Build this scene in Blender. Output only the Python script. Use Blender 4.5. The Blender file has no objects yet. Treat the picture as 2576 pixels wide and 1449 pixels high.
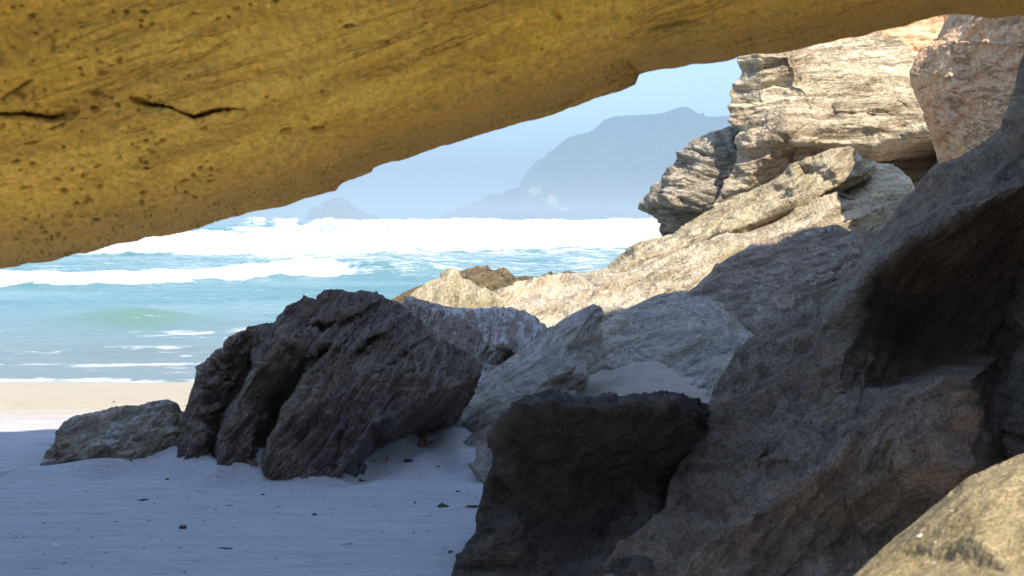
import bpy, math
import numpy as np
from mathutils import Vector, geometry

# ------------------------------------------------------------------ camera, sky, sun, exposure
scene = bpy.context.scene
W0, H0, F0 = 2576.0, 1449.0, 2504.0          # reference frame the rock tables are measured in
CX, CY, HOR = W0 / 2, H0 / 2, 548.0
EYE = 1.5
PITCH = math.atan((CY - HOR) / F0)
cam_data = bpy.data.cameras.new('camera'); cam = bpy.data.objects.new('camera', cam_data)
scene.collection.objects.link(cam); scene.camera = cam
cam.location = (0, 0, EYE); cam.rotation_euler = (math.pi / 2 - PITCH, 0, 0)
cam_data.sensor_width = 36; cam_data.lens = 36 * F0 / W0
cam_data.clip_start = 0.05; cam_data.clip_end = 60000
cam_data.dof.use_dof = True; cam_data.dof.focus_distance = 6.5; cam_data.dof.aperture_fstop = 6.5

SUN_EL, SUN_AZ = math.radians(52), math.radians(25)      # behind the camera, to its right
SUN = np.array([math.cos(SUN_EL) * math.sin(SUN_AZ), -math.cos(SUN_EL) * math.cos(SUN_AZ), math.sin(SUN_EL)])
world = bpy.data.worlds.new('World'); scene.world = world; world.use_nodes = True
wn = world.node_tree; bg = wn.nodes['Background']
sky = wn.nodes.new('ShaderNodeTexSky'); sky.sky_type = 'NISHITA'; sky.sun_disc = False
sky.sun_elevation = SUN_EL; sky.sun_rotation = math.pi - SUN_AZ; sky.altitude = 0
sky.air_density = 1.0; sky.dust_density = 0.6; sky.ozone_density = 3.0
wn.links.new(sky.outputs[0], bg.inputs[0]); bg.inputs[1].default_value = 0.15
sd = bpy.data.lights.new('sun', 'SUN'); sd.energy = 4.2; sd.angle = math.radians(0.5); sd.color = (1, .885, .72)
sun = bpy.data.objects.new('sun', sd); scene.collection.objects.link(sun)
sun.rotation_euler = Vector(SUN).to_track_quat('Z', 'Y').to_euler()
scene.view_settings.view_transform = 'Standard'; scene.view_settings.look = 'None'
scene.view_settings.exposure = 1.35; scene.view_settings.gamma = 1
scene.cycles.max_bounces = 8; scene.cycles.diffuse_bounces = 4; scene.cycles.volume_bounces = 1
scene.cycles.use_denoising = True

# ------------------------------------------------------------------ numeric helpers
cp, sp = math.cos(PITCH), math.sin(PITCH)
def ray(x, y):
    u = (np.asarray(x, float) - CX) / F0; v = (CY - np.asarray(y, float)) / F0
    return u, cp + v * sp, -sp + v * cp
def W(x, y, Y):                     # the point seen in direction (x, y) at a distance Y ahead
    a, b, c = ray(x, y); Y = np.asarray(Y, float)
    return np.stack([a / b * Y, Y + 0 * a, EYE + c / b * Y], -1)

_rs = np.random.RandomState(5)
_G = _rs.normal(size=(256, 3)); _G /= np.linalg.norm(_G, axis=1)[:, None]
_P = _rs.permutation(256).astype(np.int64); _P = np.concatenate([_P] * 3)
def noise(p):
    i = np.floor(p).astype(np.int64); f = p - i; i &= 255
    u = f * f * f * (f * (f * 6 - 15) + 10)
    out = 0
    for dx in (0, 1):
        wx = u[:, 0] if dx else 1 - u[:, 0]
        a = _P[(i[:, 0] + dx) & 255]
        for dy in (0, 1):
            wy = wx * (u[:, 1] if dy else 1 - u[:, 1])
            b = _P[(a + i[:, 1] + dy) & 255]
            for dz in (0, 1):
                w = wy * (u[:, 2] if dz else 1 - u[:, 2])
                g = _G[_P[(b + i[:, 2] + dz) & 255]]
                out = out + w * (g[:, 0] * (f[:, 0] - dx) + g[:, 1] * (f[:, 1] - dy) + g[:, 2] * (f[:, 2] - dz))
    return out * 1.6
def fbm(p, octv=4, gain=.5, ridged=False):
    s = 0; a = 1; t = 0
    for k in range(octv):
        n = noise(p * (2.03 ** k) + 17.3 * k)
        if ridged: n = 1 - 2 * np.abs(n)
        s = s + a * n; t += a; a *= gain
    return s / t
def sstep(a, b, x):
    t = np.clip((x - a) / (b - a), 0, 1); return t * t * (3 - 2 * t)

def seg_dist(px, py, pts, closed=False):
    """distance, nearest point, signed side and param along a polyline"""
    pts = np.asarray(pts, float)[:, :2]
    A = pts; B = np.roll(pts, -1, 0)
    if not closed: A, B = pts[:-1], pts[1:]
    best = np.full(px.shape, 1e18); nx = px.copy(); ny = py.copy(); side = np.zeros(px.shape); par = np.zeros(px.shape)
    L = np.linalg.norm(B - A, axis=1); tot = L.sum(); acc = 0
    for a, b, l in zip(A, B, L):
        d = b - a; t = np.clip(((px - a[0]) * d[0] + (py - a[1]) * d[1]) / max(l * l, 1e-9), 0, 1)
        qx = a[0] + t * d[0]; qy = a[1] + t * d[1]
        dd = (px - qx) ** 2 + (py - qy) ** 2
        m = dd < best
        best = np.where(m, dd, best); nx = np.where(m, qx, nx); ny = np.where(m, qy, ny)
        side = np.where(m, np.sign(d[0] * (py - a[1]) - d[1] * (px - a[0])), side)
        par = np.where(m, (acc + t * l) / tot, par); acc += l
    return np.sqrt(best), nx, ny, side, par
def inside(px, py, pts):
    c = np.zeros(px.shape, bool); n = len(pts)
    for k in range(n):
        x1, y1 = pts[k][:2]; x2, y2 = pts[(k + 1) % n][:2]
        if y1 == y2: continue
        m = ((y1 > py) != (y2 > py)) & (px < (x2 - x1) * (py - y1) / (y2 - y1) + x1)
        c ^= m
    return c

# ------------------------------------------------------------------ object helpers
def link(o): scene.collection.objects.link(o); return o
def tag(o, label=None, cat=None, group=None, kind=None):
    if label: o['label'] = label
    if cat: o['category'] = cat
    if group: o['group'] = group
    if kind: o['kind'] = kind
    return o
def mesh_np(name, V, Fq, mat, origin=None, smooth=True, parent=None, tris=None, attrs=None):
    V = np.asarray(V, float)
    if origin is None: origin = np.array([V[:, 0].mean(), V[:, 1].mean(), V[:, 2].min()])
    origin = np.asarray(origin, float)
    me = bpy.data.meshes.new(name)
    me.vertices.add(len(V)); me.vertices.foreach_set('co', (V - origin).astype(np.float32).ravel())
    Fq = np.asarray(Fq, np.int32); k = Fq.shape[1]
    loops = Fq.ravel(); starts = np.arange(len(Fq)) * k; tots = np.full(len(Fq), k)
    if tris is not None and len(tris):
        tris = np.asarray(tris, np.int32)
        starts = np.concatenate([starts, len(loops) + np.arange(len(tris)) * 3]); loops = np.concatenate([loops, tris.ravel()])
        tots = np.concatenate([tots, np.full(len(tris), 3)])
    me.loops.add(len(loops)); me.loops.foreach_set('vertex_index', loops.astype(np.int32))
    me.polygons.add(len(starts)); me.polygons.foreach_set('loop_start', starts.astype(np.int32))
    me.polygons.foreach_set('loop_total', tots.astype(np.int32))
    me.polygons.foreach_set('use_smooth', np.full(len(starts), smooth))
    for an, av in (attrs or {}).items():
        at = me.attributes.new(an, 'FLOAT', 'POINT'); at.data.foreach_set('value', np.asarray(av, np.float32))
    me.update(calc_edges=True); me.validate()
    me.materials.append(mat)
    o = bpy.data.objects.new(name, me); o.location = origin
    if parent is not None:
        o.parent = parent; o.location = origin - np.array(parent.location)
    return link(o)

# ------------------------------------------------------------------ materials
class NT:
    def __init__(s, name):
        s.m = bpy.data.materials.new(name); s.m.use_nodes = True; s.t = s.m.node_tree
        s.b = s.t.nodes['Principled BSDF']; s.out = s.t.nodes['Material Output']
    def n(s, typ, **kw):
        nd = s.t.nodes.new('ShaderNode' + typ)
        for k, v in kw.items():
            if k.startswith('i_'): nd.inputs[k[2:].replace('_', ' ')].default_value = v
            else: setattr(nd, k, v)
        return nd
    def l(s, a, b): s.t.links.new(a, b)
    def ramp(s, fac, stops):
        r = s.n('ValToRGB'); e = r.color_ramp.elements
        while len(e) < len(stops): e.new(0.5)
        for k, (p, c) in enumerate(stops):
            e[k].position = p; e[k].color = (c, c, c, 1) if isinstance(c, (int, float)) else (*c, 1)
        s.l(fac, r.inputs[0]); return r.outputs[0]
    def mix(s, fac, a, b, mode='MIX'):
        m = s.n('Mix', data_type='RGBA', blend_type=mode)
        for idx, v in ((0, fac), (6, a), (7, b)):
            if hasattr(v, 'is_output'): s.l(v, m.inputs[idx])
            elif idx == 0: m.inputs[0].default_value = v
            else: m.inputs[idx].default_value = (*v, 1)
        return m.outputs[2]
    def math(s, op, a, b=None, c=None):
        m = s.n('Math', operation=op)
        for k, v in enumerate((a, b, c)):
            if v is None: continue
            if hasattr(v, 'is_output'): s.l(v, m.inputs[k])
            else: m.inputs[k].default_value = v
        return m.outputs[0]
    def noise(s, vec, scale, detail=4, rough=.55):
        t = s.n('TexNoise'); t.inputs['Scale'].default_value = scale; t.inputs['Detail'].default_value = detail
        t.inputs['Roughness'].default_value = rough; s.l(vec, t.inputs['Vector']); return t.outputs[0]
    def bump(s, h, dist, strength=1, prev=None):
        b = s.n('Bump'); b.inputs['Distance'].default_value = dist; b.inputs['Strength'].default_value = strength
        s.l(h, b.inputs['Height'])
        if prev is not None: s.l(prev, b.inputs['Normal'])
        return b.outputs[0]

def rock_mat(name, base, dark, light, theta=20, bed=14, stretch=7, grain=60, pit=0.0, sand=None, bumpd=.012, sandamt=.5, sc=1.0, tint=None, bandmix=.6, crack=1.0, lipc=None):
    """layered, weathered stone. theta = dip of the beds in degrees, sizes in 1/m."""
    N = NT(name); tc = N.n('TexCoord').outputs['Object']
    mp = N.n('Mapping'); mp.inputs['Rotation'].default_value = (math.radians(-12), math.radians(-theta), 0); N.l(tc, mp.inputs[0])
    wob = N.n('TexNoise'); wob.inputs['Scale'].default_value = 1.1 * sc; wob.inputs['Detail'].default_value = 2; N.l(mp.outputs[0], wob.inputs['Vector'])
    va = N.n('VectorMath', operation='MULTIPLY_ADD'); N.l(wob.outputs[1], va.inputs[0]); va.inputs[1].default_value = (.13 / sc,) * 3; N.l(mp.outputs[0], va.inputs[2])
    st = N.n('VectorMath', operation='MULTIPLY'); N.l(va.outputs[0], st.inputs[0]); st.inputs[1].default_value = (1, 1, stretch)
    lay = N.noise(st.outputs[0], bed / stretch * sc, 6, .62)
    big = N.noise(tc, 1.3 * sc, 5, .6)
    fine = N.noise(tc, grain * sc, 4, .7)
    mid = N.noise(st.outputs[0], 2.6 * bed / stretch * sc, 5, .7)
    c = N.mix(N.ramp(big, [(.36, 0), (.64, 1)]), base, light)
    c = N.mix(N.math('MULTIPLY', N.ramp(lay, [(.40, 1), (.56, 0)]), bandmix), c, dark)
    if tint is not None:
        c = N.mix(N.math('MULTIPLY', N.ramp(N.noise(tc, .8 * sc, 4), [(.50, 0), (.66, 1)]), .7), c, tint)
    fr = N.ramp(fine, [(.28, .62), (.5, 1.0), (.72, 1.32)])
    c = N.mix(1.0, c, fr, 'MULTIPLY')
    cs = N.n('VectorMath', operation='MULTIPLY'); N.l(va.outputs[0], cs.inputs[0]); cs.inputs[1].default_value = (1, 1, stretch * 1.5)
    cn = N.noise(cs.outputs[0], bed / stretch * sc * .55, 4, .6)
    ln = N.ramp(N.math('ABSOLUTE', N.math('SUBTRACT', cn, .5)), [(0, 1), (.035, 0)])
    ln = N.math('MULTIPLY', ln, N.ramp(N.noise(tc, 2.3 * sc, 3), [(.44, 0), (.58, 1)]))
    c = N.mix(N.math('MULTIPLY', ln, .45 * crack), c, dark)
    hs = []
    if pit > 0:
        vo = N.n('TexVoronoi'); vo.inputs['Scale'].default_value = grain * .33 * sc; vo.feature = 'F1'
        wv = N.n('VectorMath', operation='MULTIPLY_ADD'); N.l(wob.outputs[1], wv.inputs[0]); wv.inputs[1].default_value = (.05 / sc,) * 3; N.l(st.outputs[0], wv.inputs[2])
        sv = N.n('VectorMath', operation='MULTIPLY'); N.l(tc, sv.inputs[0]); sv.inputs[1].default_value = (1, 1, 1.7); N.l(sv.outputs[0], vo.inputs['Vector'])
        where = N.ramp(N.noise(tc, 5 * sc, 3), [(.42, 0), (.62, 1)])
        ph = N.math('MULTIPLY', N.math('SUBTRACT', 1, N.ramp(vo.outputs[0], [(.12, 0), (.42, 1)])), where)
        hs.append(N.bump(N.math('SUBTRACT', 1, ph), .02 * pit / sc, 1.0))
    nb = N.bump(N.math('SUBTRACT', 1, ln), bumpd * 2.0 * crack / sc, 1.0, hs[-1] if hs else None)
    nb = N.bump(lay, bumpd * 4.0 / sc, 1.0, nb)
    nb = N.bump(mid, bumpd * 2.4 / sc, 1.0, nb)
    nb = N.bump(fine, bumpd * .7 / sc, 1.0, nb)
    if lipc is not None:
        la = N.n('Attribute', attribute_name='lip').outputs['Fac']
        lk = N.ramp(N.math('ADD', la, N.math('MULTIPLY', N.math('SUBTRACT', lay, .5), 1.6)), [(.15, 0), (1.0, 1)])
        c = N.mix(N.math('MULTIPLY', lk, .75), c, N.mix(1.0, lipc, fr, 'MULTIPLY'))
    if sand is not None:                   # blown sand caught on the flatter ledges
        g = N.n('NewGeometry'); sx = N.n('SeparateXYZ'); N.l(g.outputs['Normal'], sx.inputs[0])
        sn = N.noise(st.outputs[0], 3.2 * sc, 6, .65)
        v = N.math('ADD', sx.outputs[2], N.math('MULTIPLY', sn, 1.5))
        v = N.math('ADD', v, N.math('MULTIPLY', big, .6))
        k = N.ramp(v, [(.5, 0), (.55, 1)])
        k_in = k.node.inputs[0]; N.t.links.remove(k_in.links[0])
        mr = N.n('MapRange'); mr.inputs[1].default_value = 2.25 - sandamt; mr.inputs[2].default_value = 2.4 - sandamt
        mr.inputs[3].default_value = 0; mr.inputs[4].default_value = 1; N.l(v, mr.inputs[0])
        N.l(mr.outputs[0], k_in)
        k.node.color_ramp.elements[0].position = 0; k.node.color_ramp.elements[1].position = 1
        c = N.mix(k, c, sand)
    N.l(c, N.b.inputs['Base Color']); N.l(nb, N.b.inputs['Normal'])
    N.b.inputs['Roughness'].default_value = .92; N.b.inputs['Specular IOR Level'].default_value = .25
    return N.m

SANDC = (.50, .47, .46)
M = {}
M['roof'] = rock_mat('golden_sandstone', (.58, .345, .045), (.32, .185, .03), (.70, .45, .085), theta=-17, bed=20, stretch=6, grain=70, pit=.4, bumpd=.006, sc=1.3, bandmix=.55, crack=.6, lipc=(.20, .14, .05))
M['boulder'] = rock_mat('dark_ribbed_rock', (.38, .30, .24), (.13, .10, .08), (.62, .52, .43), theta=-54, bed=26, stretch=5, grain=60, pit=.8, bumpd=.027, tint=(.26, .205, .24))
M['low'] = rock_mat('brown_buried_rock', (.36, .295, .215), (.18, .145, .105), (.47, .395, .30), theta=-30, bed=24, stretch=5, grain=60, pit=.5, sand=SANDC, sandamt=.25)
M['shelf'] = rock_mat('ribbed_shelf_rock', (.30, .24, .20), (.15, .12, .10), (.40, .33, .28), theta=-70, bed=18, stretch=5, grain=40, pit=.4, sand=SANDC, sandamt=.30)
M['grey'] = rock_mat('grey_slab_rock', (.66, .575, .48), (.33, .275, .225), (.80, .71, .61), theta=-36, bed=30, stretch=6, grain=55, pit=.3, sand=SANDC, sandamt=.05, bumpd=.034, bandmix=.55)
M['greyb'] = rock_mat('grey_block_rock', (.62, .535, .44), (.28, .23, .185), (.76, .67, .56), theta=-24, bed=28, stretch=6, grain=50, pit=.3, sand=SANDC, sandamt=.12, bumpd=.034, bandmix=.6)
M['layered'] = rock_mat('brown_layered_rock', (.50, .39, .30), (.17, .125, .095), (.66, .54, .43), theta=-17, bed=26, stretch=9, grain=40, pit=.4, sand=SANDC, sandamt=.10, bumpd=.042)
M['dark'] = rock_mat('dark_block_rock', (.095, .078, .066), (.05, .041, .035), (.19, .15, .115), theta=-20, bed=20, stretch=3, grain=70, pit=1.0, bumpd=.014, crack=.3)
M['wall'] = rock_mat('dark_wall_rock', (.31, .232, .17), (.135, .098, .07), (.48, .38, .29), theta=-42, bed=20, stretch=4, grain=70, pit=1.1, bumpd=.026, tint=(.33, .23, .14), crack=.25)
M['near'] = rock_mat('sunlit_sandstone', (.52, .41, .22), (.30, .23, .10), (.62, .51, .32), theta=-25, bed=20, stretch=2.5, grain=55, pit=.9, bumpd=.016, bandmix=.35, crack=.25)
M['cliff'] = rock_mat('pale_cliff_rock', (.62, .52, .35), (.34, .25, .15), (.76, .66, .48), theta=-4, bed=12, stretch=14, grain=18, pit=.3, bumpd=.035, bandmix=.55, tint=(.38, .28, .18), sc=.8)
M['pillar'] = rock_mat('nose_cliff_rock', (.46, .39, .28), (.22, .17, .12), (.58, .52, .41), theta=-15, bed=14, stretch=13, grain=18, pit=.3, bumpd=.04, tint=(.36, .25, .16), sc=.8)
M['ridge'] = rock_mat('pale_ridge_rock', (.58, .49, .32), (.28, .21, .12), (.70, .61, .43), theta=-27, bed=14, stretch=11, grain=22, pit=.4, bumpd=.035, tint=(.40, .31, .18), sc=.8)
M['slope'] = rock_mat('sandy_slope_rock', (.58, .49, .34), (.30, .23, .13), (.70, .61, .46), theta=-24, bed=14, stretch=11, grain=26, pit=.4, bumpd=.03, sand=(.58, .50, .40), sandamt=.25, sc=.9)
M['orange'] = rock_mat('orange_cliff_rock', (.80, .47, .25), (.52, .29, .14), (.88, .60, .38), theta=6, bed=8, stretch=3, grain=24, pit=.7, bumpd=.02, bandmix=.35, tint=(.33, .24, .17), sc=.9)
M['spire'] = rock_mat('pale_spire_rock', (.62, .53, .36), (.34, .29, .16), (.74, .66, .50), theta=-80, bed=12, stretch=5, grain=22, pit=.4, bumpd=.03, tint=(.40, .36, .18), sc=.9)
M['reef'] = rock_mat('brown_reef_rock', (.26, .195, .105), (.08, .075, .04), (.36, .28, .17), theta=-10, bed=10, stretch=2, grain=16, pit=.8, bumpd=.05, tint=(.20, .19, .07), sc=.8)

# ------------------------------------------------------------------ rock builder
def roughen(out, amp, seed, seg=9):
    """fractal wobble of an outline, in frame pixels"""
    pts = []
    n = len(out)
    for k in range(n):
        a = np.array(out[k], float); b = np.array(out[(k + 1) % n], float)
        L = np.hypot(*(b - a)[:2]); m = max(1, int(L / seg))
        for j in range(m): pts.append(a + (b - a) * j / m)
    pts = np.array(pts)
    if amp > 0:
        q = np.stack([pts[:, 0] * .012, pts[:, 1] * .012, np.full(len(pts), seed * 3.7)], -1)
        dx = fbm(q, 4, .6) * amp; dy = fbm(q + 31.7, 4, .6) * amp
        pts[:, 0] += dx; pts[:, 1] += dy
    return pts

def rock(name, label, mat, out, pts=(), lines=(), step=3.2, thick=1.0, rnd=14, rpow=1.0, blur=2, grooves=(), ledges=(),
         theta=20, strata=((.3, .04),), bulk=(.6, .05), rough=(.12, .015), fine=(.035, .004), seed=1, edge=3.0, cat='rock',
         group=None, kind=None, tilt=.3, attrs=None, parent=None, rid=True, pits=None, pitx=False, fpx=6, f0=.25):
    pl = roughen(out, edge, seed)
    # coarse facets -> 1/depth, which is linear over a flat facet
    V = [Vector((p[0], p[1])) for p in out]; D = [p[2] for p in out]
    n = len(out); E = [(k, (k + 1) % n) for k in range(n)]
    for l in lines:
        i0 = len(V)
        for p in l: V.append(Vector((p[0], p[1]))); D.append(p[2])
        E += [(i0 + k, i0 + k + 1) for k in range(len(l) - 1)]
    for p in pts: V.append(Vector((p[0], p[1]))); D.append(p[2])
    vc, ed, fc, ov, _, _ = geometry.delaunay_2d_cdt(V, E, [], 0, 0.01)
    VD = []
    for k, c in enumerate(vc):
        if ov[k]: VD.append(np.mean([1 / D[j] for j in ov[k]]))
        else:
            d = sorted(((c - V[j]).length, j) for j in range(len(V)))[:3]
            w = [1 / (a + 1e-3) for a, _ in d]; VD.append(sum(ww / D[j] for ww, (_, j) in zip(w, d)) / sum(w))
    x0, y0 = pl[:, 0].min() - 2 * step, pl[:, 1].min() - 2 * step
    nx = int((pl[:, 0].max() + 2 * step - x0) / step) + 1; ny = int((pl[:, 1].max() + 2 * step - y0) / step) + 1
    gx, gy = np.meshgrid(x0 + np.arange(nx) * step, y0 + np.arange(ny) * step)
    w = np.full(gx.shape, np.nan)
    for f in fc:
        for t in range(1, len(f) - 1):
            (ax, ay), (bx, by), (cx_, cy_) = [tuple(vc[q]) for q in (f[0], f[t], f[t + 1])]
            det = (by - cy_) * (ax - cx_) + (cx_ - bx) * (ay - cy_)
            if abs(det) < 1e-9: continue
            l1 = ((by - cy_) * (gx - cx_) + (cx_ - bx) * (gy - cy_)) / det
            l2 = ((cy_ - ay) * (gx - cx_) + (ax - cx_) * (gy - cy_)) / det
            l3 = 1 - l1 - l2
            m = (l1 >= -1e-6) & (l2 >= -1e-6) & (l3 >= -1e-6)
            w[m] = (l1 * VD[f[0]] + l2 * VD[f[t]] + l3 * VD[f[t + 1]])[m]
    ok = ~np.isnan(w); w = np.where(ok, w, 0); m = ok.astype(float)
    if (~ok).any():                                  # spread values a little outside the hull
        for _ in range(6):
            sw = sum(np.roll(w * m, s, a) for s in (1, -1) for a in (0, 1)); sm = sum(np.roll(m, s, a) for s in (1, -1) for a in (0, 1))
            fill = (m == 0) & (sm > 0); w[fill] = (sw / np.maximum(sm, 1e-9))[fill]; m[fill] = 1
    for _ in range(int(blur)):
        for a in (0, 1):
            sw = w * m * 2 + np.roll(w * m, 1, a) + np.roll(w * m, -1, a); sm = m * 2 + np.roll(m, 1, a) + np.roll(m, -1, a)
            w = np.where(sm > 0, sw / np.maximum(sm, 1e-9), w)
    dist, qx, qy, _, _ = seg_dist(gx, gy, pl, True)
    ins = inside(gx, gy, pl); sd_ = np.where(ins, dist, -dist)
    good = (sd_ > -.75 * step) & (m > 0)
    cell = good[:-1, :-1] & good[1:, :-1] & good[:-1, 1:] & good[1:, 1:]
    anyin = (sd_[:-1, :-1] > 0) | (sd_[1:, :-1] > 0) | (sd_[:-1, 1:] > 0) | (sd_[1:, 1:] > 0)
    cell &= anyin
    used = np.zeros(gx.shape, bool)
    for a, b in ((0, 0), (1, 0), (0, 1), (1, 1)): used[a:ny - 1 + a, b:nx - 1 + b] |= cell
    cnt = np.zeros(gx.shape, int)
    for a, b in ((0, 0), (1, 0), (0, 1), (1, 1)): cnt[a:ny - 1 + a, b:nx - 1 + b] += cell
    rim = used & (cnt < 4)
    X = np.where(rim, qx, gx); Yp = np.where(rim, qy, gy)
    s = np.clip(np.where(rim, 0, sd_), 0, None)
    Y = 1 / np.maximum(w, 1e-6)
    for g in grooves:
        gp, gw, ga = g[:3]; d, _, _, _, par = seg_dist(X, Yp, gp)
        Y = Y + ga * np.exp(-(d / gw) ** 2) * np.sin(np.pi * np.clip(par, .04, .96)) ** .5
    for lp, L, amp in ledges:                        # rock on the right of the line stands proud, falling off over L
        d, _, _, side, par = seg_dist(X, Yp, lp); tp = np.minimum(sstep(0, .15, par), sstep(1, .85, par))
        Y = Y - amp * np.where(side > 0, np.exp(-d / L) * sstep(0, 7, d), 0) * tp
    pxm = Y / F0
    rr = rnd * (1 + .5 * np.sin(X * .013 + seed) * np.sin(Yp * .017))
    q = np.clip(s / rr, 0, 1)
    Yf = Y + rnd * pxm * rpow * (1 - np.sqrt(np.clip(1 - (1 - q) ** 2, 0, 1)))
    idx = -np.ones(gx.shape, int); idx[used] = np.arange(used.sum())
    P = W(X[used], Yp[used], Yf[used])
    # normals of the front sheet
    def normals(G):
        du = np.gradient(G, axis=1); dv = np.gradient(G, axis=0)
        N_ = -np.cross(du.reshape(-1, 3), dv.reshape(-1, 3)); N_ /= np.linalg.norm(N_, axis=1)[:, None] + 1e-12
        return N_.reshape(G.shape)
    Ys = 1 / np.maximum(1 / Yf, 1e-6); mu = used.astype(float)
    for _ in range(3):
        for a in (0, 1):
            sw = Ys * mu * 2 + np.roll(Ys * mu, 1, a) + np.roll(Ys * mu, -1, a); sm = mu * 2 + np.roll(mu, 1, a) + np.roll(mu, -1, a)
            Ys = np.where((sm > 0) & used, sw / np.maximum(sm, 1e-9), Ys)
    Gf = W(X, Yp, Ys); Nf = normals(Gf)[used]
    th = math.radians(theta); ns = np.array([-math.sin(th), tilt, math.cos(th)]); ns /= np.linalg.norm(ns)
    t1 = np.array([math.cos(th), 0, math.sin(th)]); t2 = np.cross(ns, t1)
    so = np.array([seed * 11.3, seed * 5.1, seed * 7.7])
    def disp(P):
        d = fbm(P / bulk[0] + so, 4) * bulk[1]
        pn = P @ ns; a = P @ t1; b = P @ t2
        warp = fbm(P / (bulk[0] * 1.3) - so, 3)
        for bd, am in strata:
            t = pn / bd + warp * bulk[0] / bd * .16 + seed
            i = np.floor(t); f = t - i
            q0 = np.stack([a / (bd * 9), b / (bd * 9), i * 7.31 + .5 + seed], -1)
            h0 = noise(q0); q0[:, 2] += 7.31; h1 = noise(q0)
            e = h0 + (h1 - h0) * sstep(.55, .95, f)
            notch = -np.exp(-((f - .72) / .12) ** 2) * .9
            msk = .45 + .9 * sstep(-.25, .35, noise(np.stack([a / (bd * 6), b / (bd * 6), pn / (bd * 3)], -1) + so))
            d = d + am * (1.5 * e + notch * .6) * msk
        r = fbm(np.stack([a * .7, b * .7, pn * 1.4], -1) / rough[0] + so, 5, .6, ridged=rid)
        d = d + r * rough[1] * 1.3 + fbm(P / fine[0], 3, .6) * fine[1] * 2.2
        for ps, pa, pt in (pits or ()):
            n_ = noise(np.stack([a * .55, b * .8, pn * 1.2], -1) / ps + so); gate = noise(P / (ps * 7) - so)
            if pitx: gate = gate + 1.1 * sstep(.2, -1.1, P[:, 0]) - .75
            d = d - pa * sstep(pt, pt + .22, n_ + .35 * gate)
        return d
    dF = disp(P); fade = sstep(0, fpx, s[used]) * (1 - f0) + f0
    gy_, gx_ = np.gradient(Ys); steep = (np.hypot(gx_, gy_) / step / (Ys / F0))[used]
    fade = fade / (1 + (steep / 13) ** 2)
    Pf = P + Nf * (dF * fade)[:, None]
    # far side
    inner = used & ~rim
    bidx = idx.copy(); nb = int(inner.sum()); bidx[inner] = used.sum() + np.arange(nb)
    rb = max(rnd * 3, 1)
    smax = max(float(s.max()), 1); qb = np.clip(s / max(smax * .6, rb), 0, 1)
    Yb = Yf + np.sqrt(1 - (1 - qb) ** 2) * thick + step * pxm
    Yb = np.maximum(Yb, Yf + .02 * pxm * s)
    # widen nothing: the back bulges straight away from the viewer-side face
    Gb = W(X, Yp, Yb); Pb = Gb[inner]
    Pb[:, 1] += fbm(Pb / bulk[0] + 9, 3) * bulk[1]
    cy_i, cx_i = np.nonzero(cell)
    F1 = np.stack([idx[cy_i, cx_i], idx[cy_i + 1, cx_i], idx[cy_i + 1, cx_i + 1], idx[cy_i, cx_i + 1]], -1)
    F2 = np.stack([bidx[cy_i, cx_i], bidx[cy_i, cx_i + 1], bidx[cy_i + 1, cx_i + 1], bidx[cy_i + 1, cx_i]], -1)
    keep = (F1 != F2[:, [0, 3, 2, 1]]).any(1)
    Vv = np.concatenate([Pf, Pb]); Fv = np.concatenate([F1, F2[keep]])
    at = None
    if attrs is not None: at = {k: fn(Vv) for k, fn in attrs.items()}
    o = mesh_np(name, Vv, Fv, mat, parent=parent, attrs=at)
    if parent is None: tag(o, label, cat, group, kind)
    return o

# ------------------------------------------------------------------ beach
def ground(x, y):
    R = sstep(.0, 1.1, x) * sstep(6.1, 7.8, y)
    slope = -.122 * np.logaddexp(0, (y - 6.9) * 3) / 3
    slope = np.maximum(slope, -.122 * 8.6 - .06 * np.clip(y - 15.5, 0, 60))
    z = slope * (1 - R) + R * (.20 + .03 * np.clip(y - 8, 0, 5)) * 1.0
    z = z - R * .22 * np.clip(y - 13, 0, 60)
    z = np.maximum(z, -4.5)
    def bmp(cx, cy, sx, sy, a): return a * np.exp(-((x - cx) / sx) ** 2 - ((y - cy) / sy) ** 2)
    z = z + bmp(-.55, 6.75, .55, .35, .075) + bmp(-1.62, 6.15, .16, .22, .05) + bmp(-1.95, 6.3, .15, .3, .05) + bmp(-2.15, 6.55, .22, .3, .06)
    z = z - bmp(-3.05, 6.1, .4, .25, .04) - bmp(-2.02, 5.8, .22, .12, .03) - bmp(-1.5, 5.65, .25, .12, .02)
    return z
FEET = [[(60, 1190), (100, 1180), (150, 1180), (210, 1184), (270, 1180), (330, 1170), (400, 1150), (447, 1182), (490, 1178), (542, 1196), (600, 1190), (665, 1206), (740, 1212), (820, 1203), (880, 1178), (930, 1145), (1000, 1118)],
        [(1119, 1100), (1176, 1130), (1180, 1160), (1225, 1185)]]
def banked(x, y):                       # sand heaped against and scoured in front of the rock feet
    z = 0
    for f in FEET:
        f = np.array(f, float); Y = EYE / ((f[:, 1] - HOR) / F0); wp = np.stack([(f[:, 0] - CX) / F0 * Y, Y], -1)
        d, _, _, side, par = seg_dist(x, y, wp)
        wob = 1 + .6 * np.sin(x * 9 + y * 4)
        z = z + .035 * np.exp(-(d / .09) ** 2) * wob - .022 * np.exp(-((d - .20) / .09) ** 2) * (y < np.interp(x, wp[:, 0], wp[:, 1])) * wob
    return z
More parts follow.
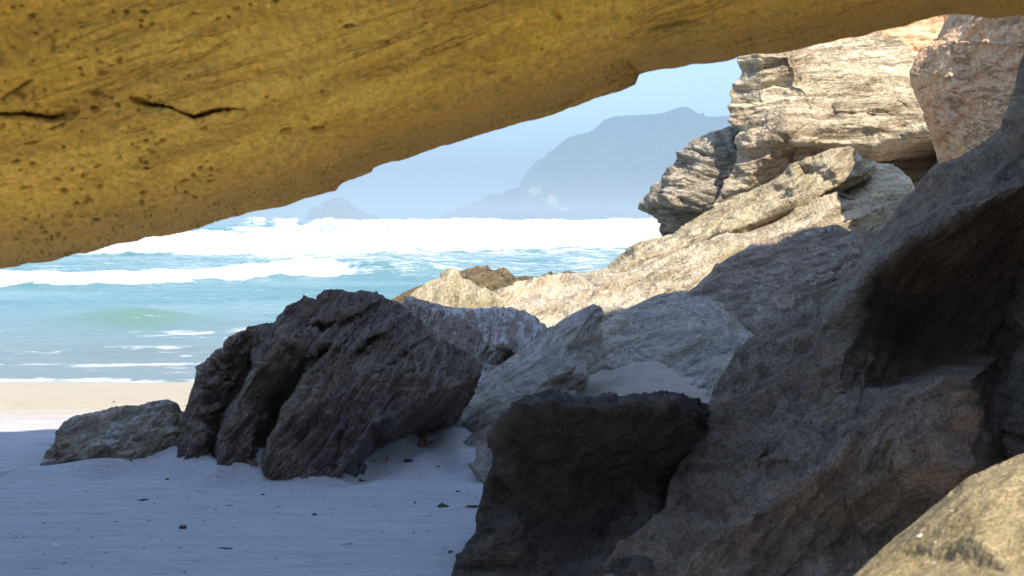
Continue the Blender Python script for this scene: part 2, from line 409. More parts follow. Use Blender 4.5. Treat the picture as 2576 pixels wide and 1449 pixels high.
def beach():
    xs = np.concatenate([[-900, -300, -100, -40, -20, -12, -9], np.arange(-7, -4.2, .07), np.arange(-4.2, 2.4, .017), np.arange(2.4, 5, .1), [6, 8, 12, 20, 40, 100, 300, 900]])
    ys = np.concatenate([[-900, -300, -100, -40, -15, -6, -3, -1, 0, 1, 2, 2.6, 3.2], np.arange(3.6, 7.6, .014), np.arange(7.6, 10, .03), np.arange(10, 17.5, .08), [19, 22, 30, 45, 80]])
    gx, gy = np.meshgrid(xs, ys); x = gx.ravel(); y = gy.ravel()
    z = ground(x, y)
    P = np.stack([x * .55, y * 2.6, 0 * x], -1)
    near = sstep(14, 9, y) * sstep(-20, -5, x)
    z += near * fbm(P, 5, .5) * .030
    z += near * fbm(np.stack([x * 1.7, y * 13 + x * 1.2, 0 * x + 3], -1), 3, .6) * .011
    z += near * np.minimum(fbm(np.stack([x * 5, y * 22, 0 * x + 8], -1), 2) + .38, 0) * .05      # small scoops
    hol = sstep(.3, .7, x) * sstep(6.9, 7.3, y)
    z += hol * fbm(np.stack([x * 3, y * 4, 0 * x + 5], -1), 3) * .05
    nr = (np.abs(x) < 5) & (y > 4) & (y < 9); z[nr] += banked(x[nr], y[nr])
    nx_, ny_ = len(xs), len(ys); ii = np.arange(nx_ * ny_).reshape(ny_, nx_)
    F = np.stack([ii[:-1, :-1], ii[:-1, 1:], ii[1:, 1:], ii[1:, :-1]], -1).reshape(-1, 4)
    N = NT('sand'); tc = N.n('TexCoord').outputs['Object']
    g = N.noise(tc, 420, 3, .7); sm = N.noise(tc, 30, 4, .6)
    st = N.n('VectorMath', operation='MULTIPLY'); N.l(tc, st.inputs[0]); st.inputs[1].default_value = (1, 7, 1)
    sk = N.noise(st.outputs[0], 2.2, 5, .6); sk2 = N.noise(st.outputs[0], 9, 5, .65)
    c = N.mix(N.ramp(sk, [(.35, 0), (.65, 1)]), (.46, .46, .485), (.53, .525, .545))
    c = N.mix(N.math('MULTIPLY', N.ramp(sk2, [(.30, 1), (.45, 0)]), .5), c, (.27, .22, .19))
    c = N.mix(N.ramp(N.noise(st.outputs[0], 38, 3, .6), [(.27, .5), (.33, 0)]), c, (.12, .09, .07))
    c = N.mix(1, c, N.ramp(g, [(.25, .78), (.5, 1), (.75, 1.16)]), 'MULTIPLY')
    # damp band by the water
    sp_ = N.n('SeparateXYZ'); ge = N.n('NewGeometry'); N.l(ge.outputs['Position'], sp_.inputs[0])
    mr = N.n('MapRange'); mr.inputs[1].default_value = -.93; mr.inputs[2].default_value = -.72; mr.inputs[3].default_value = 1; mr.inputs[4].default_value = 0
    N.l(N.math('ADD', sp_.outputs[2], N.math('MULTIPLY', N.math('SUBTRACT', sk, .5), .3)), mr.inputs[0])
    c = N.mix(N.math('MULTIPLY', mr.outputs[0], .3), c, (.30, .24, .18))
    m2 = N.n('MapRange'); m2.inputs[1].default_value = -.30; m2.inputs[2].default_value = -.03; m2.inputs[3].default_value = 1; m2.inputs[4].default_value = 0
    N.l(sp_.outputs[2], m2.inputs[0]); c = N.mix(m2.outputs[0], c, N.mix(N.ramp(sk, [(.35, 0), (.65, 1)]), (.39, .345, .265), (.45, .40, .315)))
    m3 = N.n('MapRange'); m3.inputs[1].default_value = .25; m3.inputs[2].default_value = .65; N.l(sp_.outputs[0], m3.inputs[0])
    c = N.mix(m3.outputs[0], c, N.mix(N.ramp(g, [(.3, 0), (.7, 1)]), (.36, .31, .265), (.44, .38, .32)))
    N.l(c, N.b.inputs['Base Color']); N.l(N.math('SUBTRACT', .95, N.math('MULTIPLY', mr.outputs[0], .6)), N.b.inputs['Roughness'])
    N.b.inputs['Specular IOR Level'].default_value = .3
    b = N.bump(sk2, .015, 1); b = N.bump(sm, .004, 1, b); b = N.bump(g, .0012, 1, b); N.l(b, N.b.inputs['Normal'])
    o = mesh_np('sand', np.stack([x, y, z], -1), F, N.m, origin=(0, 0, 0)); tag(o, kind='structure'); return o
beach()

# ------------------------------------------------------------------ sea
SEA = -1.0
def sea():
    ys = [14.2]
    while ys[-1] < 5500:
        y = ys[-1]
        d = y * y / 2.5 * (2.0 / F0)
        if y < 24: d = min(d, .10)
        elif 29 < y < 50: d = min(d, .11)
        elif y < 60: d = min(d, .35)
        elif y < 84: d = min(d, .28)
        elif y < 200: d = min(d, 1.0)
        ys.append(y + max(d, .05))
        if y > 3000: ys[-1] = y * 1.35
    ys = np.array(ys)
    px = np.concatenate([[-5000, -3500, -2500, -1400, -900, -600, -400, -250, -150], np.arange(-90, 1780, 4.0), np.arange(1790, 2700, 40), [3200, 4500]])
    gp, gy = np.meshgrid(px, ys); x = ((gp - CX) / F0 * gy).ravel(); y = gy.ravel(); p = gp.ravel()
    n1 = fbm(np.stack([x * .05, y * .05, 0 * x], -1), 3); n2 = fbm(np.stack([x * .28, y * .5, 0 * x + 4], -1), 4)
    z = np.zeros_like(x); foam = np.zeros_like(x); green = np.zeros_like(x)
    # open swell
    z += sstep(20, 60, y) * sstep(3000, 300, y) * (.12 * np.sin(y * .35 + n1 * 5 + x * .03) + .35 * sstep(120, 240, y) * np.sin(y * .07 + n1 * 4))
    def crest(yc, front, back, h, mask):
        d = y - yc
        return h * mask * np.where(d < 0, np.exp(-(d / front) ** 2), np.exp(-(d / back) ** 2))
    lump = fbm(np.stack([x * .9, y * .9, 0 * x + 2], -1), 4); lumpb = fbm(np.stack([x * .22, y * .22, 0 * x + 7], -1), 4)
    # first breaker
    t1 = np.interp(p, [-9000, 0, 300, 600, 800, 900], [34.5, 35.2, 36.4, 39.0, 41.5, 43.5])
    m1 = sstep(910, 820, p + lump * 60)
    hh = np.interp(p, [0, 200, 500, 800, 900], [.46, .36, .40, .78, .75])
    z += crest(t1 + 1.6 + lumpb * 1.2, 1.2, 3.2, 1.0, m1) * hh * (1 + .35 * lump)
    z += crest(44.5, 1.4, 4, .6, sstep(850, 920, p) * sstep(1300, 1000, p))
    foam += 1.6 * m1 * sstep(-.7, .2, (y - t1) + lump * 1.6) * sstep(4.0, 1.5, y - t1 + lump * 3)
    foam += .42 * sstep(900, 500, p + n2 * 500) * sstep(1.5, 4, y - t1) * sstep(62, 48, y)
    foam += .50 * sstep(300, 800, p) * sstep(38, 45, y) * sstep(70, 60, y)
    # big surf lines
    t2 = np.interp(p, [0, 800, 1000, 1700, 2700], [66, 66, 72, 77, 80]) + lumpb * 3
    z += crest(t2 + 3.0, 2.5, 7, 1.5, 1) * (1 + .42 * lumpb + .2 * lump)
    foam += 2.0 * sstep(-.8, .5, y - t2) * sstep(17, 8, y - t2 + 12 * n2)
    foam += .55 * sstep(-14, -1, y - t2) * sstep(200, 900, p) * sstep(58, 60, y)
    t3 = np.interp(p, [0, 620, 850, 1100, 1800], [150, 150, 122, 112, 108]) + lumpb * 5
    m3 = sstep(700, 860, p + lumpb * 60)
    z += crest(t3 + 4, 4.0, 13, 2.35, .45 + .55 * m3) * (1 + .22 * lumpb + .07 * lump)
    foam += 1.8 * m3 * sstep(-2, 1, y - t3) * sstep(60, 20, y - t3 + 20 * n2)
    foam += 1.2 * m3 * sstep(30, 0, np.abs(y - 95 + 20 * lumpb)) * sstep(.05, .25, n2 + .18)
    t4 = 210 + lumpb * 10 + (p - 600) * .03
    z += crest(t4, 6, 20, 2.7, sstep(560, 640, p) * sstep(1500, 900, p)) * (1 + .2 * lumpb)
    foam += 1.6 * sstep(-3, 2, y - t4) * sstep(30, 8, y - t4) * sstep(600, 650, p + lumpb * 50) * (.5 + .5 * sstep(.0, .25, n2 + .1))
    foam += 1.3 * sstep(-1, 2, y - t3) * sstep(10, 3, y - t3) * sstep(560, 640, p) * sstep(860, 700, p)
    # unbroken green swell close in
    q = (p - 340) / 150
    z += crest(24.6, .9, 1.3, .26, np.exp(-q * q)); green += 1.3 * np.exp(-q * q) * np.exp(-((y - 24.2) / 1.7) ** 2)
    # spent foam near the shore
    a = fbm(np.stack([x * .8, y * 1.4, 0 * x + 12], -1), 4)
    foam += .72 * np.exp(-((y - 21.3 + .25 * (p - 400) / 200) / .8) ** 2) * sstep(280, 330, p) * sstep(.05, .3, a + .12 + .2 * sstep(500, 380, p))
    foam += .85 * np.exp(-((y - 18.4) / .45) ** 2) * sstep(160, 260, p) * (.55 + a)
    z += .10 * np.exp(-((y - 18.5) / .35) ** 2) * sstep(120, 260, p) + .05 * np.exp(-((y - 17.0 + .1 * n1) / .4) ** 2)
    foam += .35 * sstep(.1, .35, a) * sstep(26, 18, y)
    # wet rim on the sand
    zs = ground(x, y); dep = SEA - zs
    z += .016 * sstep(15, 16, y) + sstep(19, 15.5, y) * (.10 * lumpb + .02 * lump)
    foam += 1.1 * sstep(.045, .012, np.abs(dep + z - .015)) * (.6 + .8 * sstep(-.2, .2, lump)) + .75 * sstep(.03, .008, np.abs(dep + z - .15 - .08 * lumpb))
    chop = fbm(np.stack([x * .9, y * 2.4, 0 * x], -1), 3)
    z += chop * (.018 + .05 * sstep(20, 40, y)) * sstep(900, 100, y)
    z += foam.clip(0, 1) * lump * .12 * sstep(22, 34, y)
    # beach water thins to nothing
    nx_, ny_ = len(px), len(ys); ii = np.arange(nx_ * ny_).reshape(ny_, nx_)
    F = np.stack([ii[:-1, :-1], ii[:-1, 1:], ii[1:, 1:], ii[1:, :-1]], -1).reshape(-1, 4)
    N = NT('sea_water'); at = N.n('Attribute', attribute_name='foam').outputs['Fac']; gr = N.n('Attribute', attribute_name='green').outputs['Fac']; shl = N.n('Attribute', attribute_name='shallow').outputs['Fac']
    pos = N.n('TexCoord').outputs['Object']
    st = N.n('VectorMath', operation='MULTIPLY'); N.l(pos, st.inputs[0]); st.inputs[1].default_value = (.35, 1, 1)
    f1 = N.noise(st.outputs[0], 1.1, 7, .68); f2 = N.noise(st.outputs[0], 6, 5, .7)
    v = N.math('ADD', at, N.math('MULTIPLY', N.math('SUBTRACT', f1, .5), 2.6))
    v = N.math('ADD', v, N.math('MULTIPLY', N.math('SUBTRACT', f2, .5), 1.8))
    k = N.ramp(v, [(.45, 0), (.95, 1)])
    c = N.mix(N.ramp(N.noise(st.outputs[0], .25, 4, .6), [(.4, 0), (.62, 1)]), (.085, .195, .21), (.14, .255, .265))
    c = N.mix(N.math('MULTIPLY', shl, .75), c, (.165, .19, .19)); c = N.mix(gr, c, (.11, .205, .145))
    c = N.mix(N.math('MULTIPLY', N.ramp(f1, [(.55, 0), (.75, 1)]), .25), c, (.26, .32, .34))
    c = N.mix(k, c, N.mix(N.ramp(f1, [(.35, 0), (.6, 1)]), (.33, .38, .42), (.60, .62, .64)))
    N.l(c, N.b.inputs['Base Color'])
    rg = N.n('MapRange'); N.l(k, rg.inputs[0]); rg.inputs[3].default_value = .22; rg.inputs[4].default_value = .9
    N.l(rg.outputs[0], N.b.inputs['Roughness']); N.b.inputs['Specular IOR Level'].default_value = .35
    cam_d = N.noise(st.outputs[0], 3.5, 6, .65)
    b = N.bump(cam_d, .10, .6); b = N.bump(f2, .05, .7, b); N.l(b, N.b.inputs['Normal'])
    shallow = sstep(30, 15.5, y)
    o = mesh_np('sea', np.stack([x, y, z + SEA], -1), F, N.m, origin=(0, 0, SEA), attrs={'foam': foam, 'green': green.clip(0, .85), 'shallow': shallow})
    tag(o, kind='structure')
sea()

# ------------------------------------------------------------------ far headland, spur and island
def hill_mat(name, forest, bare, thr, sc):
    N = NT(name); tc = N.n('TexCoord').outputs['Object']
    a = N.noise(tc, 6 * sc, 6, .65); b_ = N.n('Attribute', attribute_name='bare').outputs['Fac']
    c = N.mix(N.ramp(a, [(.35, 0), (.65, 1)]), forest, tuple(v * 1.7 for v in forest))
    k = N.ramp(N.math('ADD', b_, N.math('MULTIPLY', N.math('SUBTRACT', N.noise(tc, 26 * sc, 6, .75), .5), 2.6)), [(thr, 0), (thr + .12, 1)])
    c = N.mix(k, c, bare); N.l(c, N.b.inputs['Base Color']); N.b.inputs['Roughness'].default_value = 1
    N.b.inputs['Specular IOR Level'].default_value = 0
    N.l(N.bump(a, 40, 1), N.b.inputs['Normal']); return N.m
HM = hill_mat('forested_hill', (.030, .045, .028), (.45, .41, .35), .70, .003)
IM = hill_mat('island_rock', (.05, .06, .035), (.45, .40, .32), .55, .008)
def bare(V):
    px = CX + V[:, 0] / V[:, 1] * F0; py = HOR - (V[:, 2] - EYE) / V[:, 1] * F0
    r = np.zeros(len(V))
    for cx_, cy_, sx, sy, a in ((1345, 478, 30, 16, 1.0), (1390, 505, 26, 22, 1.0), (1420, 525, 22, 18, .8), (1480, 520, 26, 12, .55), (1640, 345, 9, 26, .55), (1560, 375, 14, 8, .4), (1330, 540, 60, 10, .5)):
        r = np.maximum(r, a * np.exp(-((px - cx_) / sx) ** 2 - ((py - cy_) / sy) ** 2))
    return r
o = rock('headland', None, HM, [(1300, 556, 2400), (1300, 500, 2400), (1310, 455, 2420), (1330, 430, 2430), (1350, 405, 2440), (1385, 390, 2460), (1405, 365, 2480), (1430, 345, 2500), (1455, 338, 2500), (1490, 330, 2520), (1520, 305, 2540), (1540, 295, 2550), (1590, 290, 2560), (1640, 288, 2580), (1670, 285, 2600), (1700, 272, 2600), (1720, 268, 2600), (1735, 272, 2600), (1765, 292, 2600), (1800, 293, 2600), (1835, 289, 2600), (1900, 285, 2600), (2010, 310, 2500), (2100, 400, 2400), (2120, 556, 2200)],
         pts=[(1500, 480, 2250), (1600, 400, 2350), (1700, 470, 2150), (1800, 400, 2300), (1560, 550, 2100), (1800, 550, 1950)], step=5, thick=700, rnd=8, theta=60, strata=((300, 10),), bulk=(400, 40), rough=(150, 38), fine=(20, 2), edge=4, kind='structure', fpx=40, f0=.05, attrs={'bare': bare})
o = rock('hills', None, HM, [(1060, 562, 1900), (1100, 548, 1900), (1140, 533, 1900), (1170, 520, 1900), (1210, 505, 1920), (1230, 494, 1920), (1250, 495, 1930), (1265, 492, 1940), (1280, 481, 1950), (1300, 477, 1950), (1320, 462, 1960), (1360, 470, 1950), (1400, 495, 1900), (1440, 520, 1850), (1480, 545, 1800), (1490, 562, 1800)],
         pts=[(1300, 530, 1800)], step=3.5, thick=300, rnd=6, theta=50, strata=((200, 6),), bulk=(300, 30), rough=(80, 10), fine=(20, 2), edge=4, kind='structure', seed=2, attrs={'bare': bare})
o = rock('island', 'hazy rocky island low on the horizon beyond the surf', IM, [(755, 562, 1500), (775, 545, 1500), (778, 528, 1500), (795, 516, 1500), (820, 508, 1510), (845, 501, 1520), (862, 501, 1520), (885, 512, 1510), (905, 525, 1500), (930, 537, 1500), (955, 548, 1490), (970, 562, 1490)],
         step=3, thick=120, rnd=8, theta=20, strata=((80, 4),), bulk=(100, 12), rough=(30, 7), fine=(10, 1), edge=4, seed=3, cat='island', attrs={'bare': lambda V: np.full(len(V), .42)})

# ------------------------------------------------------------------ the sunlit cliffs on the right
rock('upper_cliff', 'distant brown cliff top peeping over the pale cliff beside the orange wall', M['orange'],
     [(1990, 190, 22.5), (2040, 118, 22.5), (2100, 60, 22.5), (2300, -10, 22.5), (2480, -40, 22), (2500, 260, 21), (2200, 260, 21.5)],
     lines=[[(2060, 122, 21.8), (2200, 84, 21.8), (2300, 88, 21.8), (2380, 90, 21.8)]], step=3.2, thick=3, rnd=10, theta=3, strata=((.9, .22), (.3, .06)), bulk=(1.6, .3), rough=(.5, .12), fine=(.12, .02), seed=11, cat='cliff', edge=5)
rock('cliff', 'tall pale layered sea cliff in full sun, undercut at its foot', M['cliff'],
     [(1866, 60, 18.6), (1865, 150, 18.3), (1863, 170, 18.3), (1868, 188, 18.2), (1840, 210, 18.2), (1831, 235, 18.1), (1838, 248, 18.1), (1830, 268, 18.1), (1840, 288, 18), (1838, 310, 17.9), (1866, 328, 17.7), (1858, 375, 17.5), (1840, 440, 17.2), (1820, 480, 17.0), (1790, 520, 16.9), (1830, 570, 17), (2000, 520, 17), (2150, 470, 17), (2370, 520, 17),
      (2420, 420, 17), (2400, 250, 17.5), (2340, 145, 18.2), (2290, 128, 18.6), (2262, 92, 18.9), (2236, 101, 18.9), (2215, 84, 19), (2180, 90, 19), (2140, 97, 19), (2068, 108, 19), (1990, 100, 19), (1930, 60, 18.8)],
     lines=[[(1878, 470, 16.6), (1892, 440, 16.6), (1930, 400, 16.5), (1978, 342, 16.3), (2013, 360, 16.3), (2088, 366, 16.4), (2188, 372, 16.3), (2265, 350, 16.2), (2348, 322, 16.0)],
            [(1925, 480, 17.3), (1990, 420, 17.6), (2060, 395, 17.7), (2180, 405, 18.0), (2280, 400, 18.2), (2360, 380, 18.2)],
            [(1912, 140, 17.8), (1905, 210, 17.7), (1920, 280, 17.5), (1890, 330, 17.2), (1860, 420, 16.9)],
            [(1985, 130, 17.6), (1960, 200, 17.7), (1985, 250, 17.3), (1940, 300, 17.1), (1900, 370, 16.8)]],
     pts=[(2150, 230, 17.2), (2050, 300, 16.8), (2250, 280, 16.8), (2150, 150, 18.0), (2300, 200, 17.4), (2020, 200, 17.4)],
     step=2.6, thick=4, rnd=10, theta=5, tilt=-.1, strata=((.75, .16), (.26, .10), (.10, .035)), bulk=(1.8, .22), rough=(.42, .07), fine=(.1, .012), seed=12, cat='cliff', edge=4, blur=2,
     ledges=[([(2095, 268, 0), (2200, 262, 0), (2290, 285, 0)], 25, .25), ([(1990, 345, 0), (2060, 320, 0), (2120, 300, 0), (2260, 330, 0)], 14, .15)])
rock('cliff_nose', 'finely bedded cliff nose overhanging the surf, left of the pale cliff', M['pillar'],
     [(1603, 523, 19.2), (1608, 510, 19.2), (1622, 494, 19.2), (1634, 480, 19.2), (1638, 466, 19.3), (1664, 457, 19.2), (1668, 440, 19.3), (1693, 415, 19.4), (1713, 381, 19.5), (1738, 356, 19.5), (1768, 341, 19.4), (1808, 326, 19.3), (1830, 318, 19.2), (1872, 311, 19), (1900, 400, 18.8), (1880, 520, 18.5), (1850, 600, 18.5), (1760, 625, 18.5), (1690, 620, 18.6), (1668, 594, 18.7), (1658, 580, 18.8), (1663, 566, 18.8), (1657, 550, 18.8), (1644, 540, 18.9), (1618, 531, 19.1)],
     lines=[[(1625, 515, 18.6), (1670, 505, 18.2), (1730, 500, 18.0), (1790, 505, 17.8)], [(1690, 455, 18.3), (1740, 440, 18.2), (1800, 430, 18.1), (1850, 420, 18.1)]],
     pts=[(1780, 370, 18.5), (1700, 560, 18.3)], step=2.4, thick=3, rnd=10, theta=-14, tilt=-.05, strata=((.55, .20), (.17, .10), (.07, .035)), bulk=(1.5, .15), rough=(.35, .06), fine=(.1, .012), seed=13, cat='cliff', edge=4)
rock('ridge_rock', 'long pale ledge of rock slanting up across the foot of the cliff', M['ridge'],
     [(1480, 725, 14.5), (1510, 690, 15), (1540, 665, 15.2), (1575, 640, 15.4), (1592, 622, 15.5), (1612, 605, 15.5), (1660, 597, 15.6), (1690, 590, 15.6), (1720, 566, 15.6), (1760, 540, 15.6), (1805, 513, 15.6), (1840, 495, 15.6), (1890, 478, 15.5), (1930, 462, 15.4), (1970, 438, 15.4), (2005, 418, 15.3), (2040, 394, 15.2), (2088, 372, 15.1), (2138, 366, 15), (2160, 380, 14.9), (2170, 398, 14.8), (2200, 412, 14.7), (2205, 440, 14.6), (2160, 470, 14.6), (2100, 500, 14.6), (1990, 540, 14.5), (1913, 575, 14.4), (1868, 605, 14.2), (1738, 650, 14.0), (1663, 670, 13.9), (1588, 700, 13.8)],
     lines=[[(1545, 685, 14.0), (1600, 655, 13.9), (1665, 632, 13.9), (1740, 612, 13.8), (1868, 570, 13.7), (1925, 545, 13.7), (2000, 515, 13.7), (2110, 468, 13.8), (2160, 445, 13.9)]],
     pts=[(1700, 600, 14.6), (1850, 530, 14.5), (1990, 460, 14.3), (2090, 410, 14.1)], step=2.6, thick=1.6, rnd=5, theta=27, tilt=.1, strata=((.5, .12), (.17, .09), (.07, .035)), bulk=(1.0, .14), rough=(.3, .06), fine=(.08, .01), seed=14, cat='rock', edge=4)
rock('pale_boulder', 'big smooth pale boulder wedged between slanting ledge and dark wall', M['cliff'],
     [(2030, 560, 14.2), (2060, 520, 14.4), (2108, 480, 14.6), (2150, 455, 14.6), (2180, 425, 14.7), (2190, 402, 14.8), (2208, 412, 14.8), (2238, 413, 14.8), (2268, 430, 14.7), (2288, 450, 14.6), (2298, 468, 14.5), (2330, 520, 14.2), (2320, 600, 13.6), (2223, 612, 13.2), (2140, 612, 13.1), (2090, 600, 13.3), (2030, 590, 13.6)],
     lines=[[(2098, 532, 13.4), (2112, 560, 13.2), (2140, 590, 13.0)], [(2110, 520, 13.8), (2200, 500, 13.8), (2280, 510, 13.8)]], pts=[(2170, 540, 13.3), (2240, 560, 13.3), (2070, 570, 13.6)],
     step=2.8, thick=1.5, rnd=16, theta=25, strata=((.5, .05), (.15, .018)), bulk=(1.0, .10), rough=(.3, .03), fine=(.08, .008), seed=15, edge=4)
rock('rock_slope', 'broad sunlit slope of bedded rock dusted with sand, running down from the cliffs', M['slope'],
     [(1150, 830, 11.5), (1210, 750, 13.2), (1255, 728, 13.6), (1300, 714, 14), (1340, 706, 14.3), (1376, 699, 14.6), (1410, 690, 14.9), (1440, 688, 15), (1480, 684, 15.2), (1520, 672, 15.3), (1560, 650, 15.4), (1640, 625, 15.5), (1740, 600, 15.4), (1868, 570, 15), (2000, 490, 14.9), (2100, 470, 14.8), (2260, 540, 13.6), (2300, 640, 12.5), (2200, 760, 11.4), (2000, 850, 10.6), (1800, 880, 10.3), (1500, 930, 9.6), (1300, 920, 9.8)],
     lines=[[(1600, 672, 13.85), (1668, 640, 13.75), (1745, 618, 13.6), (1868, 585, 13.45), (2000, 525, 13.4), (2110, 485, 13.4)], [(1400, 760, 12.4), (1475, 722, 12.8), (1520, 705, 13.2), (1580, 692, 13.4)], [(1480, 800, 11.4), (1560, 762, 11.7), (1650, 735, 11.9), (1760, 690, 12.3), (1900, 640, 12.8)], [(1300, 780, 12.0), (1400, 815, 11.2), (1460, 850, 10.6)]],
     pts=[(1700, 665, 13.0), (2000, 585, 12.9), (2150, 600, 12.8), (1950, 620, 12.7)], step=2.6, thick=1.2, rnd=8, theta=23, tilt=.15, strata=((.42, .12), (.15, .06), (.06, .025)), bulk=(1.2, .12), rough=(.3, .045), fine=(.08, .008), seed=16, cat='rock', edge=3,
     ledges=[([(1700, 652, 0), (1640, 672, 0), (1560, 690, 0), (1475, 742, 0)][::-1], 18, .22), ([(1470, 700, 0), (1510, 722, 0), (1470, 760, 0), (1410, 790, 0)][::-1], 20, .25), ([(1640, 745, 0), (1750, 700, 0), (1850, 655, 0)], 12, .12)])
rock('orange_wall', 'tall rough orange cliff wall in soft shade at the upper right', M['orange'],
     [(2392, -60, 13.4), (2385, 40, 13.2), (2366, 75, 13), (2358, 95, 12.9), (2320, 118, 12.7), (2308, 145, 12.6), (2290, 180, 12.5), (2292, 210, 12.5), (2306, 250, 12.4), (2318, 280, 12.3), (2338, 322, 12.2), (2352, 370, 12.1), (2362, 405, 12), (2380, 470, 11.9), (2700, 470, 9.4), (2750, -60, 9.6)],
     lines=[[(2390, 110, 11.8), (2370, 190, 11.6), (2385, 280, 11.7), (2400, 400, 11.6)]],
     pts=[(2480, 250, 10.9), (2480, 40, 11.2)], step=3, thick=2.5, rnd=22, theta=4, strata=((.5, .05), (.16, .03)), bulk=(.9, .12), rough=(.22, .05), fine=(.06, .01), seed=17, cat='cliff', edge=4,
     ledges=[([(2376, 96, 0), (2440, 100, 0), (2600, 95, 0)], 20, .18)])

# ------------------------------------------------------------------ reef and spire beyond the shade
rock('reef', 'brown weedy reef at the edge of the sea behind the pale spire', M['reef'],
     [(960, 775, 15), (985, 752, 15.2), (1010, 738, 15.4), (1040, 722, 15.6), (1075, 708, 15.9), (1105, 700, 16), (1135, 690, 16.2), (1152, 684, 16.3), (1170, 677, 16.4), (1200, 672, 16.5), (1222, 672, 16.5), (1238, 680, 16.5), (1258, 675, 16.5), (1268, 671, 16.5), (1284, 684, 16.4), (1297, 697, 16.3), (1346, 697, 16.4), (1376, 702, 16.5), (1396, 694, 16.6), (1423, 681, 16.7), (1456, 686, 16.7), (1500, 720, 16.3), (1380, 790, 14.8), (1100, 800, 14.5)],
     pts=[(1210, 705, 15.6), (1300, 720, 15.3), (1080, 735, 15.2)], step=2.4, thick=1.5, rnd=9, theta=-10, strata=((.3, .05),), bulk=(.7, .14), rough=(.22, .12), fine=(.08, .02), seed=21, cat='reef', edge=7, rid=False)
rock('spire_rock', 'pale fluted rock rising to a small sunlit spire above the dark rocks', M['spire'],
     [(980, 800, 12.9), (1010, 760, 13.2), (1040, 737, 13.4), (1060, 722, 13.5), (1083, 706, 13.6), (1106, 697, 13.6), (1114, 684, 13.6), (1129, 672, 13.6), (1145, 673, 13.6), (1154, 687, 13.6), (1163, 702, 13.6), (1192, 716, 13.5), (1229, 731, 13.4), (1258, 742, 13.3), (1280, 760, 13.1), (1300, 778, 12.8), (1320, 810, 12.4), (1150, 830, 12.2)],
     lines=[[(1134, 685, 13.2), (1120, 720, 13.0), (1100, 765, 12.8)], [(1150, 705, 13.2), (1190, 740, 12.9), (1240, 775, 12.6)]], step=2.3, thick=1.2, rnd=8, theta=68, strata=((.28, .07), (.09, .03)), bulk=(.5, .08), rough=(.2, .05), fine=(.06, .012), seed=22, edge=5)

# ------------------------------------------------------------------ rocks in the shade
rock('shelf_rock', 'brown ribbed shelf rock with sand on top, behind the big ribbed boulder', M['shelf'],
     [(960, 800, 9.6), (1008, 762, 10), (1030, 750, 10.2), (1050, 755, 10.3), (1090, 764, 10.5), (1134, 771, 10.6), (1178, 775, 10.6), (1214, 773, 10.7), (1255, 771, 10.8), (1284, 774, 10.8), (1312, 784, 10.6), (1343, 804, 10.3), (1365, 819, 10), (1385, 833, 9.7), (1400, 880, 9.0), (1290, 960, 8.2), (1180, 980, 7.9), (1060, 900, 8.4)],
     lines=[[(1040, 768, 9.8), (1110, 788, 9.7), (1172, 800, 9.6), (1205, 830, 9.3), (1226, 858, 9.0), (1266, 871, 8.9), (1320, 880, 8.8)], [(1060, 880, 9.3), (1180, 900, 9.1), (1260, 930, 8.9)]],
     pts=[(1290, 820, 9.7), (1240, 800, 10.0)], step=2.6, thick=1.2, rnd=10, theta=62, tilt=0, strata=((.22, .05), (.08, .02)), bulk=(.45, .06), rough=(.14, .035), fine=(.04, .008), seed=31, edge=4)
rock('layered_slab', 'wide shaded brown slab with thin beds and sand pockets, below the sunlit slope', M['layered'],
     [(1700, 790, 10.2), (1735, 728, 11), (1778, 697, 11.4), (1808, 668, 11.6), (1838, 645, 11.8), (1888, 620, 11.9), (1940, 600, 12), (1978, 590, 12), (2005, 581, 12), (2028, 577, 12), (2088, 579, 11.9), (2163, 583, 11.7), (2223, 577, 11.6), (2300, 620, 11), (2200, 800, 9.2), (2000, 900, 8.6), (1890, 900, 8.6), (1780, 860, 9.2)],
     lines=[[(1800, 700, 11.1), (1900, 650, 11.3), (1990, 625, 11.3), (2080, 610, 11.2)], [(1850, 780, 9.9), (1950, 740, 9.9), (2060, 690, 9.9), (2150, 640, 10.2)]], step=2.7, thick=1.2, rnd=12, theta=16, tilt=.05, strata=((.26, .08), (.10, .05), (.045, .02)), bulk=(.7, .08), rough=(.2, .05), fine=(.05, .008), seed=32, edge=4)
rock('rock_slab', 'broad rounded grey slab with sand drifted against its foot, behind the pointed slab', M['greyb'],
     [(1465, 970, 9.1), (1480, 880, 9.4), (1511, 819, 10), (1537, 797, 10.3), (1581, 775, 10.6), (1603, 764, 10.8), (1621, 755, 10.9), (1661, 739, 11), (1713, 731, 11), (1749, 735, 10.9), (1793, 748, 10.6), (1820, 760, 10.3), (1835, 782, 9.9), (1859, 808, 9.4), (1881, 834, 9.0), (1930, 870, 8.4), (1910, 960, 7.3), (1850, 1060, 6.6), (1770, 1050, 6.95), (1710, 1020, 7.7), (1600, 1010, 8.9)],
     lines=[[(1640, 800, 9.9), (1720, 790, 9.7), (1790, 800, 9.4), (1830, 830, 8.9), (1860, 870, 8.4)], [(1535, 925, 8.65), (1640, 938, 8.45), (1695, 955, 8.1), (1725, 990, 7.55)]], pts=[(1600, 850, 9.5), (1780, 960, 7.8), (1760, 880, 8.6)],
     step=2.6, thick=.9, rnd=16, theta=22, tilt=.1, strata=((.22, .035), (.08, .022), (.03, .008)), bulk=(.6, .06), rough=(.18, .025), fine=(.05, .006), seed=33, edge=3,
     ledges=[([(1845, 862, 0), (1780, 868, 0), (1720, 905, 0)][::-1], 16, .10), ([(1535, 895, 0), (1640, 900, 0)], 10, .06)])
